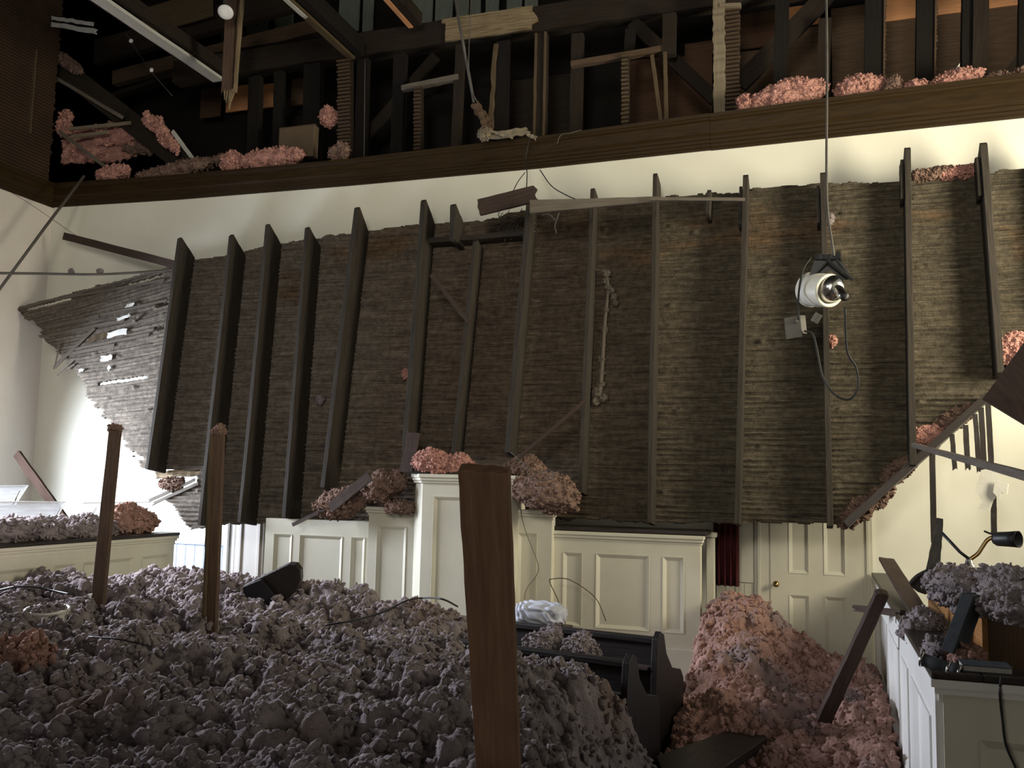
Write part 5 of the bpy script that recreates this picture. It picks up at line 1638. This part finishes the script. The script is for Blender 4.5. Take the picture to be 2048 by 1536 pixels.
# dark rounded board sticking out of the heap
q = [(486, 1172), (520, 1155), (555, 1138), (578, 1127), (592, 1128), (601, 1140), (602, 1158), (594, 1180), (578, 1196), (545, 1216), (500, 1225), (488, 1200)]
YT_ = on_heap(545, 1200, lift=0.02)[1] - 0.05
tb = thing('pew_end', 'dark round ended pew end panel tipped over in the heap', 'pew end', P(520, 1215, Y=YT_))
link('panel', MB().prism([P(x, y, Y=YT_) for x, y in q][::-1], (-0.02, 0.07, 0.01)), M['darkcap'], tb, 0.008)
link('foot', MB().prism([P(x, y, Y=YT_ - 0.04) for x, y in ((484, 1174), (522, 1158), (560, 1205), (520, 1222), (488, 1204))][::-1], (0, 0.05, 0)), M['black'], tb, 0.006)

# white bucket half buried
c = on_heap(94, 1238, lift=0.02)
bk = thing('bucket', 'whitish round tub half buried in the heap at far left', 'tub', c)
link('tub', MB().lathe([(0.10, -0.12), (0.118, 0.03), (0.122, 0.05), (0.128, 0.052), (0.128, 0.066), (0.116, 0.066), (0.108, 0.0), (0.0, 0.0)], c, (0.05, -0.1, 1), 40), M['enamel'], bk)
link('contents', clump(MB(), c + np.array([0.0, 0, 0.03]), (0.09, 0.09, 0.035), 31, tuft=0.03), M['mauve'], bk)
for p, r, Y, lab in (([(-10, 1188), (30, 1180), (70, 1180), (110, 1188), (138, 1194)], 0.007, 5.9, 'black cable curving over the heap at the left edge'),
                     ([(650, 1256), (700, 1248), (765, 1230), (815, 1206), (850, 1201), (885, 1204), (915, 1218)], 0.007, 6.1, 'long dark cable lying on the heap left of the plank'),
                     ([(178, 1280), (230, 1284), (270, 1292), (305, 1300)], 0.005, 4.75, 'thin twig on the heap right of the leaning post')):
    solo('cable', MB().tube([on_heap(x, y, lift=0.05) + np.array([0, 0, r + 0.012]) for x, y in p], r, 6), M['cable'], lab, 'cable', 'cables on the heap')
clump(m_ := MB(), on_heap(35, 1320), (0.14, 0.12, 0.09), 55, tuft=0.05)
solo('insulation_clump', m_, M['rose'], 'rusty brown clump on the heap at the left edge', 'insulation', 'coloured clumps on the heap')
for p, Y, lab in (((171, 1198), 5.7, 'small white shard on the heap behind the leaning post'), ((121, 1312), 4.5, 'small pale shard right of the rusty clump')):
    a = on_heap(*p, lift=0.015)
    solo('shard', MB().prism([a, a + [0.03, 0, 0.008], a + [0.034, 0.01, 0.035], a + [0.005, 0.012, 0.03]], (0.004, 0.01, 0.002)), M['flake_white'], lab, 'shard')

# black board in the aisle foreground
solo('aisle_board', MB().prism([P(x, y, Z=0.30) for x, y in ((1312, 1512), (1505, 1442), (1535, 1475), (1350, 1600))], (0, 0, -0.06)), M['darkcap'],
     'flat black board lying in the aisle at the bottom edge', 'board', bevel=0.006)

# ================================================================ RIGHT ENCLOSURE
XRR, ZR = 0.503, 1.168
yn = P(1884, 1357, X=XRR)[1]
rw = thing('side_parapet', 'white panelled parapet running back along the right of the aisle with dark cap', 'parapet', (XRR, 7.0, 0))
W_ = M['white']
LY = 9.72 - yn
# left face (towards the aisle)
pl = []
yy = [0.18, 1.15, 1.36, 1.80, 2.02, 2.95, 3.2, 4.7]
for a, b in zip(yy[0::2], yy[1::2]):
    pl.append((a, 0.32, b, 0.96))
panelled(rw, (XRR, yn, 0), (0, 1, 0), (0, 0, 1), (-1, 0, 0), LY, ZR, pl, W_, th=0.10, fr=0.03, name='side')
mb = MB()
for a, b, d in ((-0.035, 0.0, 0.05), (-0.065, -0.035, 0.035), (-0.10, -0.065, 0.018)):
    mb.box((XRR - d, yn - d, ZR + a), (XRR + 0.05, 9.72, ZR + b))
    mb.box((XRR + 0.05, yn - d, ZR + a), (2.6, yn + 0.05, ZR + b))
link('moulding', mb, W_, rw)
link('plinth', MB().box((XRR - 0.03, yn - 0.03, 0), (XRR - 0.005, 9.72, 0.22)), W_, rw, 0.005)
panelled(rw, (XRR, yn, 0), (1, 0, 0), (0, 0, 1), (0, -1, 0), 2.1, ZR, [(P(1958, 1480, Y=yn)[0] - XRR, 0.3, 1.1, P(1958, 1478, Y=yn)[2])], M['cream'], th=0.10, name='front')
mb = MB().box((XRR - 0.05, yn - 0.055, ZR), (XRR + 0.16, 9.72, ZR + 0.03))
mb.box((XRR + 0.16, yn - 0.055, ZR), (2.6, yn + 0.16, ZR + 0.03))
link('cap', mb, M['darkcap'], rw, 0.008)

# organ console inside
zc2 = 1.34
A, B = P(1855, 1166, Z=zc2), P(1961, 1226, Z=zc2)
oc = thing('organ_console', 'orange brown wooden console behind the right parapet with insulation on top', 'console', (B[0], B[1], 0))
d = N([B[0] - A[0], B[1] - A[1], 0]); perp = np.array([-d[1], d[0], 0]); perp = perp if perp[0] > 0 else -perp
L = np.linalg.norm((B - A)[:2])
A0 = np.array([A[0], A[1], 0])
link('side_panel', MB().obox(A0, d * L, perp * 0.025, (0, 0, zc2 - 0.02)), M['console'], oc, 0.003)
link('front_panel', MB().obox(A0 + d * (L - 0.02) + perp * 0.03, d * 0.025, perp * 1.3, (0, 0, zc2 - 0.03)), M['console_front'], oc, 0.003)
link('top', MB().obox(A0 - d * 0.01 + np.array([0, 0, zc2 - 0.025]), d * (L + 0.03), perp * 1.35, (0, 0, 0.025)), M['console'], oc, 0.004)
link('corner_strip', MB().obox(A0 + d * (L - 0.0), d * 0.02, perp * 0.03, (0, 0, zc2 - 0.02)), M['console'], oc, 0.002)

RH = 'insulation on the right enclosure'
for i, (x0, y0, x1, y1, Y, dd, m, lab, tl) in enumerate((
        (1858, 1138, 1990, 1214, 6.0, 0.4, 'mauve', 'big mauve heap on the console behind the standing book', -20),
        (1955, 1140, 2095, 1225, 5.6, 0.4, 'mauve', 'mauve heap on the console at the right edge of the photo', -5),
        (1958, 1190, 2095, 1234, 5.05, 0.22, 'mauve', 'flat grey fringe of insulation along the console front edge', 0),
        (1855, 1290, 1900, 1325, 5.0, 0.08, 'mauve', 'small mauve clump on the cap below the console', 10),
        (1895, 1300, 1955, 1330, 4.95, 0.08, 'rose', 'rose clump on the cap behind the lying black case', 5),
        (1815, 1225, 1870, 1290, 6.0, 0.08, 'mauve', 'mauve fringe running along the parapet cap left of the console', -48))):
    solo('insulation_clump', clump_px(MB(), x0, y0, x1, y1, Y, dd, 700 + i, tuft=0.035, tilt=tl), M[m], lab, 'insulation', RH)

# standing book and lying case
b0, b1 = P(1905, 1308, Y=4.85), P(1948, 1192, Y=4.95)
ax = b1 - b0
bt = thing('book', 'dark blue grey book standing tilted on the right parapet cap', 'book', b0)
wv = np.array([0.085, 0.19, -0.015]); tv = N(np.cross(wv, ax)) * 0.012
if tv[1] > 0: tv = -tv
th_ = N(np.cross(wv, ax)) * 0.055
if th_[0] > 0: th_ = -th_
link('cover', MB().obox(b0, ax, wv, tv * 0 + th_ * 0.1), M['book'], bt, 0.003)
link('cover', MB().obox(b0 + th_ * 0.9, ax, wv, th_ * 0.1), M['book'], bt, 0.003)
link('spine', MB().obox(b0, ax, wv * 0.04, th_), M['book'], bt, 0.003)
link('pages', MB().obox(b0 + th_ * 0.1 + wv * 0.04 + ax * 0.02, ax * 0.96, wv * 0.93, th_ * 0.8), M['book'], bt)
c0_, c1_ = P(1843, 1318, Y=4.72), P(1922, 1346, Y=4.66)
ct = thing('black_case', 'dark case with shiny bands lying on the corner of the right parapet', 'case', c0_)
a_ = N(c1_ - c0_); L = np.linalg.norm(c1_ - c0_)
link('barrel', MB().lathe([(0.0, 0.0), (0.022, 0.0), (0.030, 0.006), (0.030, L * 0.68), (0.026, L * 0.70), (0.034, L * 0.74), (0.034, L), (0.0, L)], c0_, a_, 24), M['book'], ct)
for h in (0.02, 0.70, 0.97):
    link('band', MB().lathe([(0.031, L * h - 0.006), (0.035, L * h - 0.004), (0.035, L * h + 0.004), (0.031, L * h + 0.006)], c0_, a_, 24), M['chrome'], ct)
lb_ = thing('book', 'flat dark book lying on the right parapet cap beside the shiny banded case', 'book', P(1960, 1345, Y=4.7))
o_ = np.array([P(1925, 1348, Y=4.68)[0], 4.66, ZR + 0.03])
link('cover', MB().obox(o_, (0.20, 0, 0), (0, 0.15, 0), (0, 0, 0.004)), M['book'], lb_)
link('pages', MB().obox(o_ + [0.003, 0.003, 0.004], (0.194, 0, 0), (0, 0.144, 0), (0, 0, 0.022)), M['pages'], lb_)
link('cover', MB().obox(o_ + [0, 0, 0.026], (0.20, 0, 0), (0, 0.15, 0), (0, 0, 0.004)), M['book'], lb_)
solo('cable', MB().tube([P(2003, 1352, Y=4.58), P(2000, 1385, Y=4.55), P(2005, 1440, Y=4.56), P(2012, 1490, Y=4.57), P(2035, 1545, Y=4.57), P(2050, 1600, Y=4.57)], 0.006, 8), M['cable'],
     'thin dark cable hanging down the front of the right parapet', 'cable')

# sticks and boards leaning about the right parapet
solo('leaning_beam', MB().plank(P(1766, 1180, Y=6.55), P(1648, 1440, Y=7.0), 0.075, 0.06, (1, 0, 0.2), wb=0.095, n=14, jit=0.006, ea=0.04), M['chestnut'],
     'dark beam leaning from the aisle heap onto the white parapet', 'beam')
solo('loose_stick', MB().plank(P(1708, 1216, Y=7.6), P(1850, 1232, Y=6.3), 0.045, 0.04, (0, 0, 1), n=12, ea=0.10, jit=0.004), M['chestnut'],
     'brown stick lying across the white parapet cap, pointing into the aisle', 'stick')
solo('loose_board', MB().plank(P(1772, 1118, Y=8.6), P(1842, 1232, Y=6.6), 0.12, 0.025, (1, 0, -0.1), n=12, jit=0.004, ea=0.03), M['chestnut'],
     'dark flat board lying along the parapet cap left of the console', 'board')
solo('upright_stub', MB().plank(P(1880, 1038, Y=6.8), P(1864, 1150, Y=6.7), 0.04, 0.04, (1, 0, 0), wb=0.085, n=10, jit=0.004), M['darkcap'],
     'dark tapered upright standing on the console left of the brass lamp', 'upright')
rb = MB().tube([P(1820, 1168, Y=6.5), P(1840, 1150, Y=6.5), P(1880, 1136, Y=6.5), P(1930, 1140, Y=6.5), P(1960, 1146, Y=6.4)], 0.016, 8)
solo('black_hose', rb, M['cable'], 'black hose arching over the heap on the console', 'hose')
solo('dark_chunk', MB().prism([P(x, y, Y=6.55) for x, y in ((1822, 1160), (1840, 1148), (1856, 1155), (1852, 1190), (1835, 1184), (1820, 1172))][::-1], (0.02, 0.08, 0)), M['darkcap'],
     'ragged dark chunk at the left end of the console', 'debris', bevel=0.006)
# brass lamp
YB_ = 6.3
bl = thing('brass_lamp', 'brass arm lamp with black cylindrical head standing on the console heap', 'lamp', P(1938, 1132, Y=YB_))
c = P(1938, 1130, Y=YB_)
link('base', MB().lathe([(0.0, -0.03), (0.04, -0.03), (0.035, -0.005), (0.022, 0.01), (0.018, 0.03), (0.010, 0.045), (0.0, 0.05)], c, (0, 0, 1), 20), M['chrome'], bl)
link('arm', MB().tube([P(1938, 1120, Y=YB_), P(1955, 1108, Y=YB_), P(1966, 1092, Y=YB_), P(1975, 1080, Y=YB_), P(1990, 1072, Y=YB_)], 0.012, 10), M['brass'], bl)
link('arm', MB().tube([P(1938, 1118, Y=YB_), P(1920, 1104, Y=YB_), P(1884, 1066, Y=YB_ + 0.05)], 0.010, 8, smooth=False), M['black'], bl)
a_ = N([0.75, -0.6, 0.05])
c = P(1988, 1078, Y=YB_)
link('head', MB().lathe([(0.0, 0.0), (0.03, 0.0), (0.042, 0.02), (0.046, 0.10), (0.050, 0.15), (0.046, 0.15), (0.040, 0.11), (0.0, 0.11)], c, a_, 28), M['black'], bl)
link('lever', MB().tube([P(1968, 1062, Y=YB_), P(1980, 1067, Y=YB_), P(1992, 1070, Y=YB_)], 0.006, 6), M['black'], bl)
